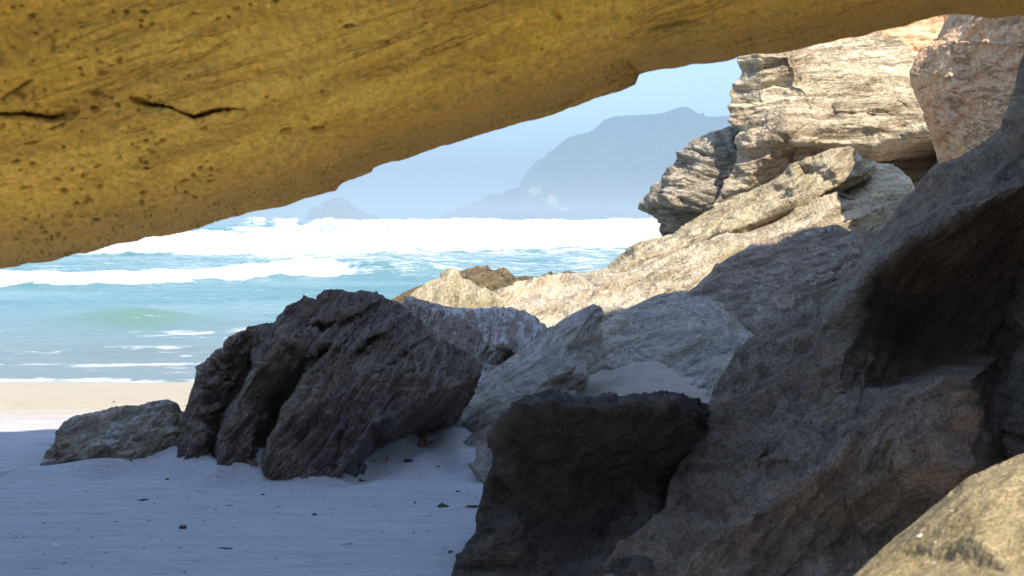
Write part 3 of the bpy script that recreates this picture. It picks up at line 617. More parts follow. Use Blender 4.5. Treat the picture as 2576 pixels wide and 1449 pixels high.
rock('pointed_slab', 'grey slab leaning to a sharp raised point, its right end broken and dark', M['grey'],
     [(1100, 1125, 6.7), (1119, 1094, 6.95), (1148, 1057, 7.2), (1178, 1017, 7.45), (1200, 980, 7.7), (1214, 948, 7.9), (1236, 929, 8.0), (1273, 907, 8.1), (1310, 882, 8.2), (1365, 849, 8.3), (1388, 830, 8.35), (1405, 812, 8.4), (1420, 801, 8.4), (1445, 786, 8.4), (1467, 775, 8.4), (1495, 764, 8.35), (1516, 774, 8.3), (1519, 793, 8.3), (1509, 812, 8.25), (1515, 849, 8.2), (1526, 900, 8.1), (1522, 920, 8.0), (1485, 942, 7.7), (1480, 958, 7.5), (1483, 1000, 7.2), (1470, 1100, 6.6), (1350, 1250, 5.4), (1230, 1230, 5.4), (1176, 1170, 5.95)],
     lines=[[(1496, 770, 8.25), (1475, 800, 8.0), (1449, 841, 7.75), (1423, 878, 7.5), (1394, 918, 7.2), (1440, 930, 7.1), (1470, 945, 7.15)], [(1394, 918, 7.2), (1360, 960, 6.95), (1330, 1010, 6.6)], [(1110, 1110, 6.8), (1150, 1098, 6.7), (1200, 1112, 6.4)]],
     pts=[(1480, 890, 7.9), (1330, 930, 7.5), (1250, 990, 7.2), (1220, 1060, 6.6)], step=2.4, thick=.6, rnd=9, theta=34, tilt=.15, strata=((.16, .022), (.055, .018), (.022, .007)), bulk=(.4, .035), rough=(.13, .022), fine=(.035, .004), seed=34, edge=3, blur=1)
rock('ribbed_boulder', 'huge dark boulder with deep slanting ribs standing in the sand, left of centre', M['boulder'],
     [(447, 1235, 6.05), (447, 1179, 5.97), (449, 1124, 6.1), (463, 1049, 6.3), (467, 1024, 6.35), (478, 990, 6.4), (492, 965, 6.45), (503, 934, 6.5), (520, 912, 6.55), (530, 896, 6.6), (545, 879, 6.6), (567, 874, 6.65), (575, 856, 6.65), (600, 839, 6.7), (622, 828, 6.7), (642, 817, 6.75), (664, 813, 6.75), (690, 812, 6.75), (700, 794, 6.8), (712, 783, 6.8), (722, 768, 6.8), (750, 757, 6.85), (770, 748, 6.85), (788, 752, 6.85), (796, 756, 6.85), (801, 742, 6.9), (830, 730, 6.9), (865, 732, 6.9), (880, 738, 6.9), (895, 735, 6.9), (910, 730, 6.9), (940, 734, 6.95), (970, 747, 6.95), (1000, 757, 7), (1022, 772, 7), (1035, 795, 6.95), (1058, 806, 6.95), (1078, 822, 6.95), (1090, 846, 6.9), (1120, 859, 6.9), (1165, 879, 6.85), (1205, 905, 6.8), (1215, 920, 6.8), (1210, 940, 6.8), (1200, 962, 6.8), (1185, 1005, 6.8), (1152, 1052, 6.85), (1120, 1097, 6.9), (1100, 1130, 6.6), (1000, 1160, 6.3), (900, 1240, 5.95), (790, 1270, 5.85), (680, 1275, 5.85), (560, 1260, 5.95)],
     lines=[[(640, 838, 6.65), (635, 880, 6.7), (630, 931, 6.75), (604, 983, 6.7), (571, 1028, 6.6), (540, 1102, 6.4), (530, 1170, 6.15)],
            [(697, 812, 6.6), (672, 865, 6.4), (655, 923, 6.2), (616, 975, 6.1), (590, 1028, 6.0), (564, 1080, 5.9), (557, 1120, 5.83), (543, 1200, 5.76)],
            [(800, 775, 6.75), (808, 830, 6.6), (800, 880, 6.35), (765, 925, 6.42), (730, 983, 6.5), (697, 1040, 6.5), (666, 1115, 6.35), (648, 1190, 6.1)],
            [(640, 985, 6.2), (636, 1060, 6.0), (634, 1130, 5.85), (632, 1198, 5.82)],
            [(838, 880, 6.25), (799, 926, 6.1), (754, 983, 5.95), (713, 1050, 5.8), (680, 1125, 5.66), (664, 1208, 5.66)], [(740, 1215, 5.62), (820, 1208, 5.66)],
            [(930, 949, 5.95), (950, 1009, 5.85), (937, 1065, 5.75), (915, 1128, 5.72), (885, 1180, 5.78)],
            [(960, 1010, 5.9), (1012, 1035, 6.0), (1070, 1010, 6.2), (1139, 975, 6.4), (1195, 935, 6.6)],
            [(945, 1130, 6.5), (1020, 1108, 6.7), (1090, 1085, 6.8)],
            [(500, 960, 6.3), (500, 1040, 6.1), (505, 1120, 5.98), (500, 1180, 5.93)]],
     pts=[(880, 800, 6.55), (1000, 850, 6.45), (1060, 920, 6.3), (940, 890, 6.3), (720, 860, 6.35), (1050, 1060, 6.5), (840, 1000, 5.8)],
     step=2.3, thick=.9, rnd=11, theta=54, tilt=.05, strata=((.15, .030), (.055, .026), (.026, .009)), bulk=(.4, .025), rough=(.085, .036), fine=(.03, .006), seed=35, edge=4, blur=1,
     ledges=[([(775, 905, 0), (830, 868, 0), (878, 895, 0)], 22, -.0), ([(765, 830, 0), (800, 812, 0), (835, 818, 0), (900, 790, 0), (985, 752, 0)][::-1], 24, .13), ([(700, 985, 0), (770, 905, 0), (830, 868, 0), (878, 893, 0), (975, 830, 0), (1035, 785, 0)][::-1], 26, .15), ([(935, 950, 0), (1010, 890, 0), (1095, 838, 0)][::-1], 26, .10)],
     grooves=[([(860, 870), (925, 810), (985, 765)], 6, .05), ([(975, 1000), (1010, 950), (1090, 900)], 6, .04), ([(850, 920), (800, 1010), (765, 1100), (740, 1190)], 5, .04), ([(900, 960), (870, 1060), (835, 1190)], 6, .05), ([(720, 800), (690, 850), (670, 900)], 5, .03)])
rock('low_rock', 'low brown rock half buried in the sand, left of the big ribbed boulder', M['low'],
     [(90, 1200, 5.8), (98, 1176, 6), (115, 1144, 6.1), (137, 1114, 6.25), (146, 1089, 6.35), (165, 1069, 6.45), (185, 1052, 6.5), (215, 1042, 6.6), (245, 1037, 6.65), (280, 1032, 6.7), (310, 1027, 6.7), (350, 1027, 6.75), (370, 1019, 6.8), (400, 1010, 6.8), (420, 1008, 6.8), (445, 1019, 6.8), (453, 1034, 6.75), (465, 1040, 6.7), (520, 1090, 6.7), (500, 1170, 6.4), (400, 1175, 6.2), (300, 1195, 5.9), (200, 1205, 5.75)],
     lines=[[(165, 1110, 6.2), (220, 1130, 6.05), (212, 1150, 6.0)], [(225, 1135, 5.95), (290, 1095, 6.15), (350, 1065, 6.35), (400, 1045, 6.5), (440, 1032, 6.6)], [(215, 1155, 5.93), (290, 1130, 6.02), (370, 1110, 6.15), (440, 1090, 6.3)], [(155, 1175, 6.1), (205, 1170, 6.1)]],
     pts=[(260, 1065, 6.4)], step=2.6, thick=.5, rnd=12, theta=32, tilt=.6, strata=((.16, .03), (.06, .014)), bulk=(.3, .03), rough=(.10, .022), fine=(.03, .004), seed=36, edge=3,
     ledges=[([(215, 1145, 0), (290, 1108, 0), (330, 1080, 0), (400, 1052, 0)], 14, .07)])
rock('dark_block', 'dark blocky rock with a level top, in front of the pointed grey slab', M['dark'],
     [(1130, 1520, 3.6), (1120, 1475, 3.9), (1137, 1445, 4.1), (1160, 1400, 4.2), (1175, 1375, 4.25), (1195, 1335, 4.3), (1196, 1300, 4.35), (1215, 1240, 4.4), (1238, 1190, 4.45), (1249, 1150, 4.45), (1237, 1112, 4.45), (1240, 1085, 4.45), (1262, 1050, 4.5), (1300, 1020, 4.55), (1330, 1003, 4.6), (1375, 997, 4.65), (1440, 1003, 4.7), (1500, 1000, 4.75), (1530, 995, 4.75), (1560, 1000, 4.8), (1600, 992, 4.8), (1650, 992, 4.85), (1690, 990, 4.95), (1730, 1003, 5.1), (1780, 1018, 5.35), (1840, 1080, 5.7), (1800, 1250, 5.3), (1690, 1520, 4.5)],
     lines=[[(1262, 1075, 4.25), (1300, 1045, 4.25), (1345, 1028, 4.27), (1440, 1036, 4.33), (1550, 1032, 4.45), (1690, 1025, 4.7)], [(1262, 1075, 4.25), (1270, 1150, 4.3), (1310, 1250, 4.35), (1370, 1330, 4.3), (1400, 1420, 4.1), (1390, 1510, 3.75)], [(1340, 1160, 4.48), (1450, 1190, 4.66), (1600, 1210, 4.85)]],
     pts=[(1215, 1380, 4.05), (1290, 1350, 4.0), (1330, 1440, 3.9), (1500, 1340, 4.45), (1560, 1120, 4.65), (1540, 1400, 4.05), (1480, 1450, 3.85), (1600, 1460, 3.75)], step=3, thick=.35, rnd=16, theta=18, strata=((.25, .02), (.08, .012)), bulk=(.35, .05), rough=(.12, .035), fine=(.03, .006), seed=37, edge=5)
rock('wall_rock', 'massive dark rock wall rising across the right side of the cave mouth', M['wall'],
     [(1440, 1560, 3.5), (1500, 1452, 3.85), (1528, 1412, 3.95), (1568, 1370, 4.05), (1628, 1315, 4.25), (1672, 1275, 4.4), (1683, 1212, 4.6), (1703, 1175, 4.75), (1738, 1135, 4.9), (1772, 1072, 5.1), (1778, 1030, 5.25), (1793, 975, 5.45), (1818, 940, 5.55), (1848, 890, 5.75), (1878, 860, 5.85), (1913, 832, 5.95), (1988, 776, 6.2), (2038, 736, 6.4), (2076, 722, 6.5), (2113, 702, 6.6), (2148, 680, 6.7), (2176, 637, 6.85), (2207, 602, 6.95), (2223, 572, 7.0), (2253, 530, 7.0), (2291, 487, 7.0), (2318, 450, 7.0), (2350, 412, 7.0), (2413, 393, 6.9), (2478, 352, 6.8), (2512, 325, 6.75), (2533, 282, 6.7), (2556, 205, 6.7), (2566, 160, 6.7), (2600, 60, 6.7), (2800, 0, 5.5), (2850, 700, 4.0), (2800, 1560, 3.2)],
     lines=[[(2620, 440, 5.3), (2488, 502, 5.35), (2398, 555, 5.35), (2288, 620, 5.35), (2195, 685, 5.3), (2160, 755, 5.2), (2158, 835, 5.1), (2120, 915, 4.8), (2105, 1005, 4.6), (2098, 1075, 4.4)],
            [(2110, 1083, 4.2), (2160, 1050, 4.15), (2213, 1025, 4.1), (2313, 992, 4.0), (2413, 982, 3.9), (2448, 1075, 3.75), (2453, 1175, 3.55)],
            [(2158, 1115, 4.0), (2100, 1165, 3.95), (2038, 1207, 3.9), (1960, 1255, 3.85), (1888, 1300, 3.8), (1738, 1380, 3.75), (1660, 1460, 3.65)],
            [(2050, 1230, 3.9), (2008, 1315, 3.85), (1948, 1395, 3.75), (1910, 1500, 3.6)],
            [(2480, 1000, 4.7), (2500, 1100, 4.5), (2520, 1200, 4.3)],
            [(2180, 985, 4.95), (2240, 960, 5.25), (2350, 915, 5.4), (2520, 890, 5.5)]],
     pts=[(2400, 760, 5.70), (2250, 850, 5.65), (2550, 650, 5.7), (1900, 1050, 4.75), (2000, 950, 5.1), (2050, 850, 5.4), (1850, 1180, 4.4), (2400, 460, 6.1), (2250, 1180, 3.8), (2150, 1350, 3.9), (2330, 1330, 3.8)],
     step=3.1, thick=.8, rnd=12, theta=42, tilt=.05, strata=((.25, .035), (.09, .024), (.035, .010)), bulk=(.5, .07), rough=(.10, .040), fine=(.03, .006), seed=38, rid=False, edge=4,
     ledges=[([(2108, 1010, 0), (2030, 1022, 0), (1975, 1040, 0)][::-1], 14, .05), ([(1940, 1085, 0), (1910, 1150, 0), (1990, 1125, 0)], 14, .06)], grooves=[([(1930, 1185), (1965, 1160)], 9, .05)])
rock('near_rock', 'sunlit yellow rock with white shell specks, close up in the lower right corner', M['near'],
     [(2100, 1560, 1.55), (2136, 1458, 1.85), (2200, 1400, 1.95), (2250, 1355, 2.0), (2300, 1310, 2.05), (2345, 1275, 2.05), (2390, 1235, 2.05), (2425, 1205, 2.05), (2470, 1182, 2.05), (2520, 1160, 2.05), (2560, 1144, 2.05), (2650, 1120, 2.0), (2900, 1100, 1.8), (2950, 1700, .95), (2400, 1750, 1.0)],
     lines=[[(2150, 1470, 1.72), (2250, 1385, 1.82), (2350, 1300, 1.87), (2430, 1235, 1.9), (2560, 1185, 1.9), (2800, 1150, 1.75)]], pts=[(2450, 1350, 1.55), (2550, 1450, 1.35)],
     step=3, thick=.5, rnd=10, theta=20, strata=((.14, .005),), bulk=(.25, .012), rough=(.07, .006), fine=(.02, .0015), seed=39, rid=False, edge=5, blur=3)

# ------------------------------------------------------------------ the overhanging roof
ROOF_EDGE = [(0, 678), (45, 672), (100, 662), (145, 655), (185, 642), (240, 630), (300, 616), (355, 605), (410, 594), (475, 582), (530, 564), (600, 545), (650, 533), (700, 521), (740, 510), (795, 496), (820, 487), (845, 480), (852, 466), (880, 450), (935, 433), (938, 424), (975, 414), (1020, 402), (1050, 388), (1110, 368), (1160, 355), (1215, 338), (1290, 317), (1330, 305), (1400, 285), (1460, 263), (1520, 243), (1560, 229), (1598, 212), (1607, 196), (1610, 188), (1650, 178), (1700, 172), (1760, 160), (1800, 158), (1850, 153), (1862, 148), (1900, 138), (1960, 132), (2050, 115), (2110, 101), (2150, 96), (2200, 82), (2270, 68), (2330, 48), (2376, 38), (2420, 40), (2470, 45), (2520, 42), (2576, 40), (2800, 10), (3200, -60)]
ROOF_EDGE = [(-1900, 1010), (-1400, 925), (-1000, 850), (-700, 800), (-300, 735)] + ROOF_EDGE
LEAN = math.radians(36); RY0 = 1.98
def roofY(x, y, back=0.0):          # a face leaning over towards the viewer
    ex = np.interp(x, [p[0] for p in ROOF_EDGE], [p[1] for p in ROOF_EDGE])
    s0 = (HOR - ex) / F0; s = (HOR - y) / F0; z0 = s0 * RY0; t = math.tan(LEAN)
    return (RY0 + t * z0) / (1 + t * s) + back
def lip(V):                          # browner tone blended in towards the roof's lower edge
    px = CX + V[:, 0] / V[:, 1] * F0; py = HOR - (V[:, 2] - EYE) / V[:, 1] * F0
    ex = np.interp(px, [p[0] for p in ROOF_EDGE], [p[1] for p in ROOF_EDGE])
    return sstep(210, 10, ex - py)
def roof():
    out = [(x, y, float(roofY(x, y)) + .46) for x, y in ROOF_EDGE]
    top = [(3300, -420), (1600, -460), (200, -430), (-800, -400), (-2000, -380), (-2060, 400)]
    out += [(x, y, float(roofY(x, y))) for x, y in top]
    crease = [(-200, 640), (100, 605), (330, 560), (520, 500), (640, 445), (750, 398), (900, 345), (1030, 297), (1160, 270), (1288, 243), (1400, 205), (1500, 165), (1600, 130), (1750, 95), (1900, 65), (2200, 0), (2700, -110)]
    l1 = [(x, y, float(roofY(x, y)) + .02) for x, y in crease]
    l2 = [(x, y, float(roofY(x, y))) for x, y in [(0, 100), (600, 20), (1200, -100)]]
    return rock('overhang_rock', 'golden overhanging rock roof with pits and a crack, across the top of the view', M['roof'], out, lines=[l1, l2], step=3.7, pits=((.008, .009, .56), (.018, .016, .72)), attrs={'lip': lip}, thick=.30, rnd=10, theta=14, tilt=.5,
         strata=((.16, .009), (.05, .004)), bulk=(.35, .02), rough=(.07, .006), fine=(.014, .0022), seed=41, edge=9, rid=False, blur=2, cat='overhang',
         grooves=[([(-40, 285), (60, 285), (130, 296), (178, 284)], 9, .055), ([(335, 247), (372, 262), (430, 272), (488, 296), (540, 278), (612, 272)], 6, .045), ([(0, 245), (40, 222), (80, 200)], 7, .04), ([(1575, 150), (1600, 165), (1612, 192)], 12, .06), ([(1395, 30), (1412, 50)], 7, .015), ([(520, 505), (620, 480), (720, 470)], 4, .012), ([(225, 232), (260, 234)], 5, .015), ([(1640, 75), (1760, 52)], 4, .012), ([(0, 620), (70, 605)], 5, .014)], pitx=True,
         ledges=[([(-40, 290, 0), (60, 290, 0), (130, 300, 0), (185, 286, 0)], 30, .015), ([(372, 266, 0), (430, 276, 0), (488, 300, 0), (540, 282, 0), (612, 276, 0)], 25, .010)])
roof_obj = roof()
def roof_mass(parent):
    """unseen cliff added above the roof, its top shaped to throw the shade over the beach"""
    xs = np.arange(-7, 13.01, .25)
    topz = np.interp(xs, [-7, -1.2, -.4, .66, 1.2, 2.0, 3.1, 4.2, 5.6, 6.3, 7.4, 9, 13], [5.5, 5.55, 5.62, 7.0, 8.6, 10.3, 11.15, 11.4, 12.3, 13.0, 13.6, 14, 14.5]) + .12 * np.sin(xs * 3.1) + .08 * np.sin(xs * 7.7)
    px = CX + xs / RY0 * F0
    ez = EYE + (HOR - np.interp(px, [p[0] for p in ROOF_EDGE], [p[1] for p in ROOF_EDGE])) / F0 * RY0
    px3 = CX + xs / 3.1 * F0
    ez3 = EYE + (HOR - np.interp(px3, [p[0] for p in ROOF_EDGE], [p[1] for p in ROOF_EDGE])) / F0 * 3.1
    down = 1 - sstep(2.0, 2.7, xs); downl = sstep(-4.2, -3.4, xs)
    A = np.stack([xs, np.full_like(xs, RY0 + .42), (ez + .28) * down * downl - .3 * (1 - down * downl)], -1)
    B = np.stack([xs, np.full_like(xs, 3.1), (ez3 + .45) * down * downl - .3 * (1 - down * downl)], -1)
    C = np.stack([xs, np.full_like(xs, 3.15), topz], -1)
    D = np.stack([xs, np.full_like(xs, 2.95), topz], -1)
    G = np.stack([xs, np.full_like(xs, 1.15), np.full_like(xs, 2.95)], -1)
    Fp = np.stack([xs, np.full_like(xs, 1.80), np.full_like(xs, 2.02) + .10 * xs.clip(-2, 2)], -1)
    prof = [A, B, (B * 2 + C) / 3, (B + C * 2) / 3, C, D, (D * 2 + G) / 3, (D + G * 2) / 3, G, Fp]
    V = np.stack(prof, 1).reshape(-1, 3); k = len(prof); n = len(xs)
    F = [[i * k + j, i * k + (j + 1) % k, (i + 1) * k + (j + 1) % k, (i + 1) * k + j] for i in range(n - 1) for j in range(k)]
    c0 = len(V); V = np.concatenate([V, [V[:k].mean(0)], [V[-k:].mean(0)]])
    T = [[(j + 1) % k, j, c0] for j in range(k)] + [[(n - 1) * k + j, (n - 1) * k + (j + 1) % k, c0 + 1] for j in range(k)]
    mesh_np('shade_cliff', V, F, M['layered'], smooth=False, parent=parent, tris=T)  # out of view, added for the shade it casts
roof_mass(roof_obj)

def back_blocker(parent):
    """unseen wall added behind the viewer to cut sky and bounce light from there"""
    xs = np.arange(-9, 9.01, .3); zs = np.arange(-.5, 3.1, .3)
    gx, gz = np.meshgrid(xs, zs); P0 = np.stack([gx.ravel(), 0 * gx.ravel(), gz.ravel()], -1)
    dy = fbm(P0 / 1.4, 4) * .5
    y = -3.2 + dy + .02 * P0[:, 0] ** 2
    Vf = np.stack([P0[:, 0], y, P0[:, 2] + .3 * (P0[:, 2] > 4.5) * np.sin(P0[:, 0] * 2)], -1); Vb = Vf.copy(); Vb[:, 1] -= 1.5
    ny, nx = gx.shape; ii = np.arange(nx * ny).reshape(ny, nx); n = nx * ny
    F = np.stack([ii[:-1, :-1], ii[1:, :-1], ii[1:, 1:], ii[:-1, 1:]], -1).reshape(-1, 4)
    rim = np.concatenate([ii[0, :], ii[1:, -1], ii[-1, -2::-1], ii[-2:0:-1, 0]]); r2 = np.roll(rim, -1)
    S = np.stack([rim, r2, r2 + n, rim + n], -1)
    mesh_np('fill_blocker', np.concatenate([Vf, Vb]), np.concatenate([F, F[:, ::-1] + n, S]), M['layered'], parent=parent)  # never in view, added to hold back fill light
back_blocker(roof_obj)

# ------------------------------------------------------------------ sea haze
def haze():
    x, y0, y1, z0, z1 = 13500, -1000, 6500, -6, 330
    V = [(a, b, c) for c in (z0, z1) for b in (y0, y1) for a in (-x, x)]
    F = [[0, 2, 3, 1], [4, 5, 7, 6], [0, 1, 5, 4], [2, 6, 7, 3], [0, 4, 6, 2], [1, 3, 7, 5]]
    m = bpy.data.materials.new('haze'); m.use_nodes = True; t = m.node_tree
    for n in list(t.nodes):
        if n.type == 'BSDF_PRINCIPLED': t.nodes.remove(n)
    v = t.nodes.new('ShaderNodeVolumePrincipled'); v.inputs['Color'].default_value = (.33, .44, .55, 1)
    v.inputs['Density'].default_value = .00065; v.inputs['Anisotropy'].default_value = .0
    t.links.new(v.outputs[0], t.nodes['Material Output'].inputs['Volume'])
    tag(mesh_np('haze', V, F, m, origin=(0, 0, z0), smooth=False), kind='stuff')
haze()
def spray():
    V = [(a, b, c) for c in (-3, 24) for b in (130, 1850) for a in (-2500, 3000)]
    F = [[0, 2, 3, 1], [4, 5, 7, 6], [0, 1, 5, 4], [2, 6, 7, 3], [0, 4, 6, 2], [1, 3, 7, 5]]
    m = bpy.data.materials.new('sea_spray'); m.use_nodes = True; t = m.node_tree
    for n in list(t.nodes):
        if n.type == 'BSDF_PRINCIPLED': t.nodes.remove(n)
    v = t.nodes.new('ShaderNodeVolumePrincipled'); v.inputs['Color'].default_value = (.66, .74, .80, 1)
    v.inputs['Density'].default_value = .0006
    t.links.new(v.outputs[0], t.nodes['Material Output'].inputs['Volume'])
    tag(mesh_np('sea_spray', V, F, m, origin=(0, 0, -3), smooth=False), kind='stuff')
spray()

# ------------------------------------------------------------------ shells, stones and driftwood on the sand
bpy.context.view_layer.update()
OB = bpy.data.objects
def hit(names, x, y):
    best = None
    d = Vector(W(x, y, 1.0)) - Vector((0, 0, EYE)); d.normalize()
    for nm in names:
        o = OB[nm]
        ok, loc, nor, _ = o.ray_cast(Vector((0, 0, EYE)) - o.location, d)
        if ok:
            p = loc + o.location; t = (p - Vector((0, 0, EYE))).length
            if best is None or t < best[2]: best = (p, nor, t)
    return best
def simple(name, col, rough=.6, vary=.5, sc=60, dark=None):
    N = NT(name); tc = N.n('TexCoord').outputs['Object']; f = N.noise(tc, sc, 4, .6)
    N.l(N.mix(N.ramp(f, [(.35, 0), (.65, 1)]), col, dark or tuple(v * vary for v in col)), N.b.inputs['Base Color'])
    N.b.inputs['Roughness'].default_value = rough; N.l(N.bump(f, .001, 1), N.b.inputs['Normal']); return N.m
SM = dict(mussel=simple('mussel_blue', (.035, .04, .07), .35), nacre=simple('shell_white', (.72, .72, .72), .45, .8), tan=simple('shell_tan', (.45, .32, .24), .5),
          wood=simple('driftwood', (.20, .12, .07), .8), weed=simple('dried_weed', (.045, .04, .025), .7), stone=simple('pebble_stone', (.07, .06, .055), .7), red=simple('reddish_stone', (.26, .12, .09), .6, .6, 60, (.55, .48, .45)))
def shell_mesh(w, kind, th, yaw, flip=False):
    nr, na = 7, 22; top = []; bot = []
    for i in range(nr + 1):
        r = i / nr
        for j in range(na):
            a = 2 * math.pi * j / na
            if kind == 'mussel': rx = 1.0; ry = .50 * (1 - .30 * math.cos(a)); R_ = 1
            else: rx = 1.0; ry = .82; R_ = 1 + .03 * math.cos(a * 11)
            x = r * rx * R_ * math.cos(a); y = r * ry * R_ * math.sin(a)
            h = (1 - r ** 2.2) * (.46 if kind == 'mussel' else .42) * (1 + (.02 * math.cos(a * 14) if kind != 'mussel' else 0)) * (1.15 - .25 * math.cos(a))
            top.append((x, y, h)); bot.append((x * .9, y * .9, h * .84 - .05))
    V = np.array(top + bot) * w / 2
    if flip: V[:, 2] = .2 * w - V[:, 2]
    c, s_ = math.cos(yaw), math.sin(yaw); V = V @ np.array([[c, s_, 0], [-s_, c, 0], [0, 0, 1]])
    n = (nr + 1) * na; F = []
    for i in range(nr):
        for j in range(na):
            k = (j + 1) % na; q = [i * na + j, (i + 1) * na + j, (i + 1) * na + k, i * na + k]
            F.append(q); F.append([v + n for v in q[::-1]])
    rimf = [[nr * na + j, nr * na + n + j, nr * na + n + (j + 1) % na, nr * na + (j + 1) % na] for j in range(na)]
    if flip: F = [f[::-1] for f in F]; rimf = [f[::-1] for f in rimf]
    return V, F + rimf
def place(name, V, F, mat, p, label, cat, parent=None, sink=0.0, tris=None):
    o = mesh_np(name, V, F, mat, origin=(0, 0, 0), tris=tris)
    if parent is None: o.location = (p[0], p[1], p[2] - sink); tag(o, label, cat)
    else: o.parent = parent
    return o
def rim_mesh(w, kind, yaw):
    na = 30; V = []; F = []
    for j in range(na):
        a = 2 * math.pi * j / na
        ry = .50 * (1 - .30 * math.cos(a)) if kind == 'mussel' else .82
        for dr, dz in ((1.03, -.01), (1.0, .05), (.93, .05), (.93, -.03)): V.append((dr * math.cos(a), dr * ry * math.sin(a), dz))
    for j in range(na):
        k = (j + 1) % na
        for q in range(4): F.append([j * 4 + q, k * 4 + q, k * 4 + (q + 1) % 4, j * 4 + (q + 1) % 4])
    V = np.array(V) * w / 2; c, s_ = math.cos(yaw), math.sin(yaw)
    return V @ np.array([[c, s_, 0], [-s_, c, 0], [0, 0, 1]]), F
def shell(x, y, wpx, kind, mat, yaw, label, cat='shell', rim=None, flip=False):
    p, nrm, t = hit(['sand'], x, y); w = wpx * p[1] / F0
    V, F = shell_mesh(w, kind, .1, yaw, flip)
    o = place('mussel_shell' if kind == 'mussel' else 'sea_shell', V, F, SM[mat], p, label, cat, sink=.04 * w)
    if rim: rv, rf = rim_mesh(w, kind, yaw); place('shell_rim', rv, rf, SM[rim], p, None, None, parent=o)
def lump(x, y, wpx, hr, mat, label, name, cat, seed, yaw=0.0, box=False, on=('sand',)):
    p, nrm, t = hit(on, x, y); w = wpx * p[1] / F0
    n1_, n2_ = 14, 22; V = []
    for i in range(n1_ + 1):
        u = -math.pi / 2 + math.pi * i / n1_
        for j in range(n2_):
            a = 2 * math.pi * j / n2_; d = np.array([math.cos(u) * math.cos(a), math.cos(u) * math.sin(a), math.sin(u)])
            if box: d = d / (np.abs(d) ** 6).sum() ** (1 / 6)
            V.append(d)
    V = np.array(V); V *= 1 + .22 * fbm(V * 1.6 + seed * 3.3, 4)[:, None] * (.35 if box else 1)
    V = V * np.array([.5, .33 if not box else .25, hr * .5]) * w
    c, s_ = math.cos(yaw), math.sin(yaw); V = V @ np.array([[c, s_, 0], [-s_, c, 0], [0, 0, 1]])
    F = [[i * n2_ + j, i * n2_ + (j + 1) % n2_, (i + 1) * n2_ + (j + 1) % n2_, (i + 1) * n2_ + j] for i in range(n1_) for j in range(n2_)]
    V[:, 2] += hr * .5 * w * .7
    return place(name, V, F, SM[mat], p, label, cat)
def twig(x, y, wpx, mat, yaw, label, name, cat, thick=.045, n=3, bend=.12, seed=1):
    p, nrm, t = hit(['sand'], x, y); w = wpx * p[1] / F0; V = []; F = []
    rs = np.random.RandomState(seed); K = 12; S = 6
    for b_ in range(n):
        off = rs.uniform(-.12, .12, 2) if b_ else (0, 0); L = 1 if b_ == 0 else rs.uniform(.4, .7); ya = yaw + (rs.uniform(-.5, .5) if b_ else 0); ph = rs.uniform(0, 6)
        base = len(V)
        for i in range(K + 1):
            u = i / K - .5; c0 = np.array([u * L, bend * math.sin(u * 5 + ph) * L, .02 + .05 * (math.cos(u * 4 + ph) ** 2)])
            c0[:2] = [c0[0] * math.cos(ya) - c0[1] * math.sin(ya) + off[0], c0[0] * math.sin(ya) + c0[1] * math.cos(ya) + off[1]]
            r = thick * (1 - 1.6 * abs(u)) * (.6 if b_ else 1) + .006
            for j in range(S): a = 2 * math.pi * j / S; V.append(c0 + np.array([-math.sin(ya) * math.cos(a) * r, math.cos(ya) * math.cos(a) * r, math.sin(a) * r]))
        for i in range(K):
            for j in range(S): F.append([base + i * S + j, base + i * S + (j + 1) % S, base + (i + 1) * S + (j + 1) % S, base + (i + 1) * S + j])
    place(name, np.array(V) * w, F, SM[mat], p, label, cat)
shell(910, 1210, 25, 'mussel', 'mussel', .3, 'domed blue-black mussel shell on the sand in front of the big ribbed boulder', rim='nacre')
shell(1027, 1161, 28, 'mussel', 'mussel', -.2, 'broken dark mussel shell lying open on the reddish shaded sand beside a round brown stone', rim='tan', flip=True)
lump(977, 1158, 15, .75, 'red', 'round reddish brown stone with a white fleck beside the broken mussel shell', 'beach_stone', 'stone', 3)
shell(1175, 1108, 12, 'cockle', 'nacre', .5, 'small white shell under the tip of the pointed grey slab on top of the sand mound')
shell(992, 1128, 7, 'cockle', 'nacre', 1.5, 'tiny white shell chip in the shadow above the reddish stone')
lump(1103, 1175, 9, .4, 'wood', 'tiny flat brown chip on the sand right of the broken mussel shell', 'wood_chip', 'wood chip', 5)
lump(421, 1207, 9, .6, 'wood', 'tiny brown chip on the sand just left of the ribbed boulder foot', 'wood_chip', 'wood chip', 6)
shell(660, 1245, 16, 'mussel', 'mussel', 2.6, 'small dark shell half sunk in the sand below the left rib of the boulder', rim='tan')
shell(1152, 1237, 15, 'mussel', 'mussel', .1, 'small dark shell with a pale edge right of the sand, near the dark block', rim='nacre')
shell(1059, 1256, 10, 'cockle', 'nacre', .7, 'little white shell just above the long pale-edged mussel shell')
lump(1044, 1266, 6, .9, 'stone', 'pea sized black pebble beside the little white shell', 'pebble', 'pebble', 8)
shell(1116, 1275, 38, 'mussel', 'stone', .05, 'long flat mussel shell with a white rim beside the dark block', rim='nacre')
twig(1188, 1276, 46, 'weed', .0, 'tangle of dark dried seaweed in a hollow against the dark block', 'seaweed', 'seaweed', .05, 6, .1, 4)
shell(589, 1310, 15, 'cockle', 'nacre', .2, 'white cockle shell on the open sand right of the brown wood chip')
lump(460, 1329, 18, .5, 'wood', 'squared brown wood chip lying alone on the open sand', 'wood_chip', 'wood chip', 2, .1, True)
twig(879, 1369, 27, 'wood', .5, 'thin curved brown twig on the sand near the bottom centre', 'twig', 'twig', .03, 1, .08, 3)
twig(567, 1381, 44, 'weed', -.15, 'long dark strip of dried seaweed on the sand near the bottom edge', 'seaweed', 'seaweed', .035, 3, .05, 5)
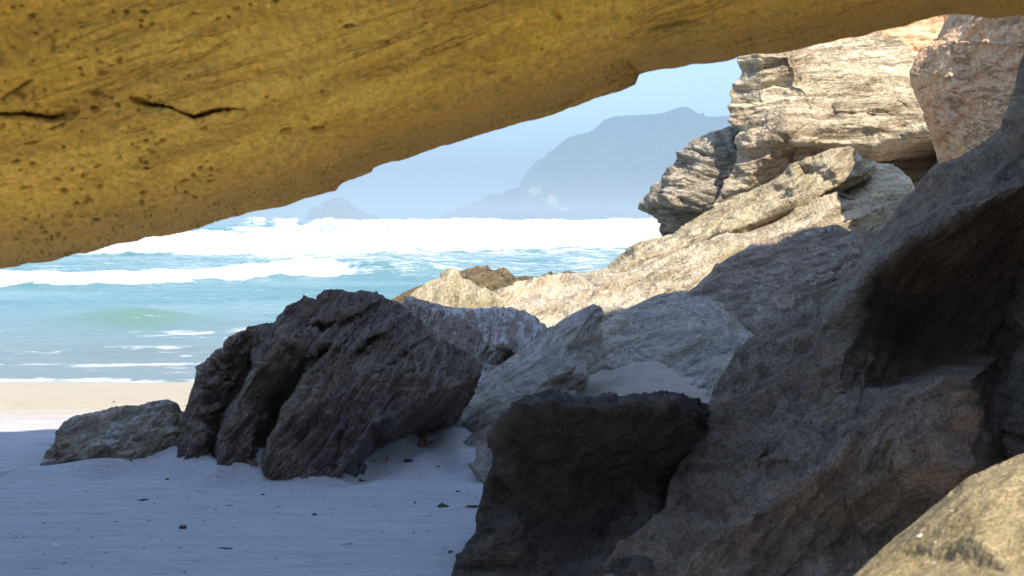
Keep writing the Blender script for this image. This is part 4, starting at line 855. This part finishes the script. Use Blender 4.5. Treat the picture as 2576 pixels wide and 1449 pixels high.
shell(1134, 1389, 19, 'mussel', 'stone', .25, 'pale-rimmed shell close to the lower left foot of the dark block', rim='nacre')
shell(1053, 1412, 14, 'cockle', 'nacre', 1.1, 'rounded white shell near the bottom edge left of the dark block')
twig(577, 1272, 20, 'weed', .1, 'short dark seaweed sliver on the sand above the white cockle shell', 'seaweed', 'seaweed', .05, 2, .05, 6)
twig(701, 1275, 19, 'wood', .0, 'short straight brown twig on the sand below the boulder ribs', 'twig', 'twig', .04, 1, .03, 7)
lump(791, 1295, 13, .35, 'weed', 'small dark scrap of weed on the sand in the middle of the beach', 'seaweed', 'seaweed', 9)
twig(359, 1259, 30, 'weed', .15, 'black curled seaweed scrap on the sand below the low brown rock', 'seaweed', 'seaweed', .06, 5, .12, 8)
twig(75, 1267, 10, 'wood', 1.0, 'tiny reddish twig on the sand near the left edge', 'twig', 'twig', .07, 2, .1, 9)
shell(139, 1371, 20, 'cockle', 'nacre', .4, 'white and grey shell in a small scoop of sand at the lower left', rim='tan')
shell(354, 1370, 10, 'cockle', 'nacre', 1.3, 'tiny white shell on the sand between the grey shell and the seaweed strip')
shell(134, 1420, 10, 'cockle', 'nacre', .0, 'tiny white shell at the very bottom left of the sand')
lump(287, 1012, 6, .7, 'wood', 'tiny brown stone on the sunlit sand behind the low brown rock', 'pebble', 'pebble', 4)
# blown specks of shell and weed nobody could count
def specks(name, mat, n, seed, size):
    rs = np.random.RandomState(seed); V = []; T = []
    cube = np.array([(1, 0, 0), (-1, 0, 0), (0, 1, 0), (0, -1, 0), (0, 0, 1), (0, 0, -1)], float)
    tri = [(0, 2, 4), (2, 1, 4), (1, 3, 4), (3, 0, 4), (2, 0, 5), (1, 2, 5), (3, 1, 5), (0, 3, 5)]
    xs = rs.uniform(-3.4, .35, n); ys = rs.uniform(4.05, 6.4, n); k = 0
    for x, y in zip(xs, ys):
        h = hit(['sand'], CX + x / y * F0, HOR + EYE / y * F0)
        if h is None: continue
        p = h[0]; s_ = size * rs.uniform(.5, 1.6); a = rs.uniform(0, 3.14); v = cube * [s_ * rs.uniform(1, 2.2), s_, s_ * .4]
        c, q = math.cos(a), math.sin(a); v = v @ np.array([[c, q, 0], [-q, c, 0], [0, 0, 1]]) + np.array(p) + [0, 0, s_ * .1]
        T += [[t + 6 * k for t in f] for f in tri]; V.append(v); k += 1
    o = mesh_np(name, np.concatenate(V), T, mat, smooth=False); tag(o, kind='stuff')
specks('shell_specks', SM['nacre'], 110, 1, .0026); specks('weed_specks', SM['weed'], 260, 2, .0042)
# white shell pieces set in the near rock
for x, y, w in ((2315, 1348, 30), (2353, 1364, 15), (2395, 1285, 14), (2373, 1337, 9), (2349, 1416, 16), (2474, 1238, 11), (2250, 1392, 8), (2440, 1330, 8)):
    h = hit(['near_rock'], x, y)
    if h is None: continue
    p, nrm, t = h; ww = w * p[1] / F0; rot = nrm.to_track_quat('Z', 'Y').to_matrix()
    V, F = shell_mesh(ww, 'cockle', .1, x * .7); V = V * [1, .6, .5]; V = V @ np.array(rot).T
    o = mesh_np('shell_chip', V, F, SM['nacre'], origin=(0, 0, 0)); nr_ = OB['near_rock']; o.parent = nr_; o.location = p - nr_.location
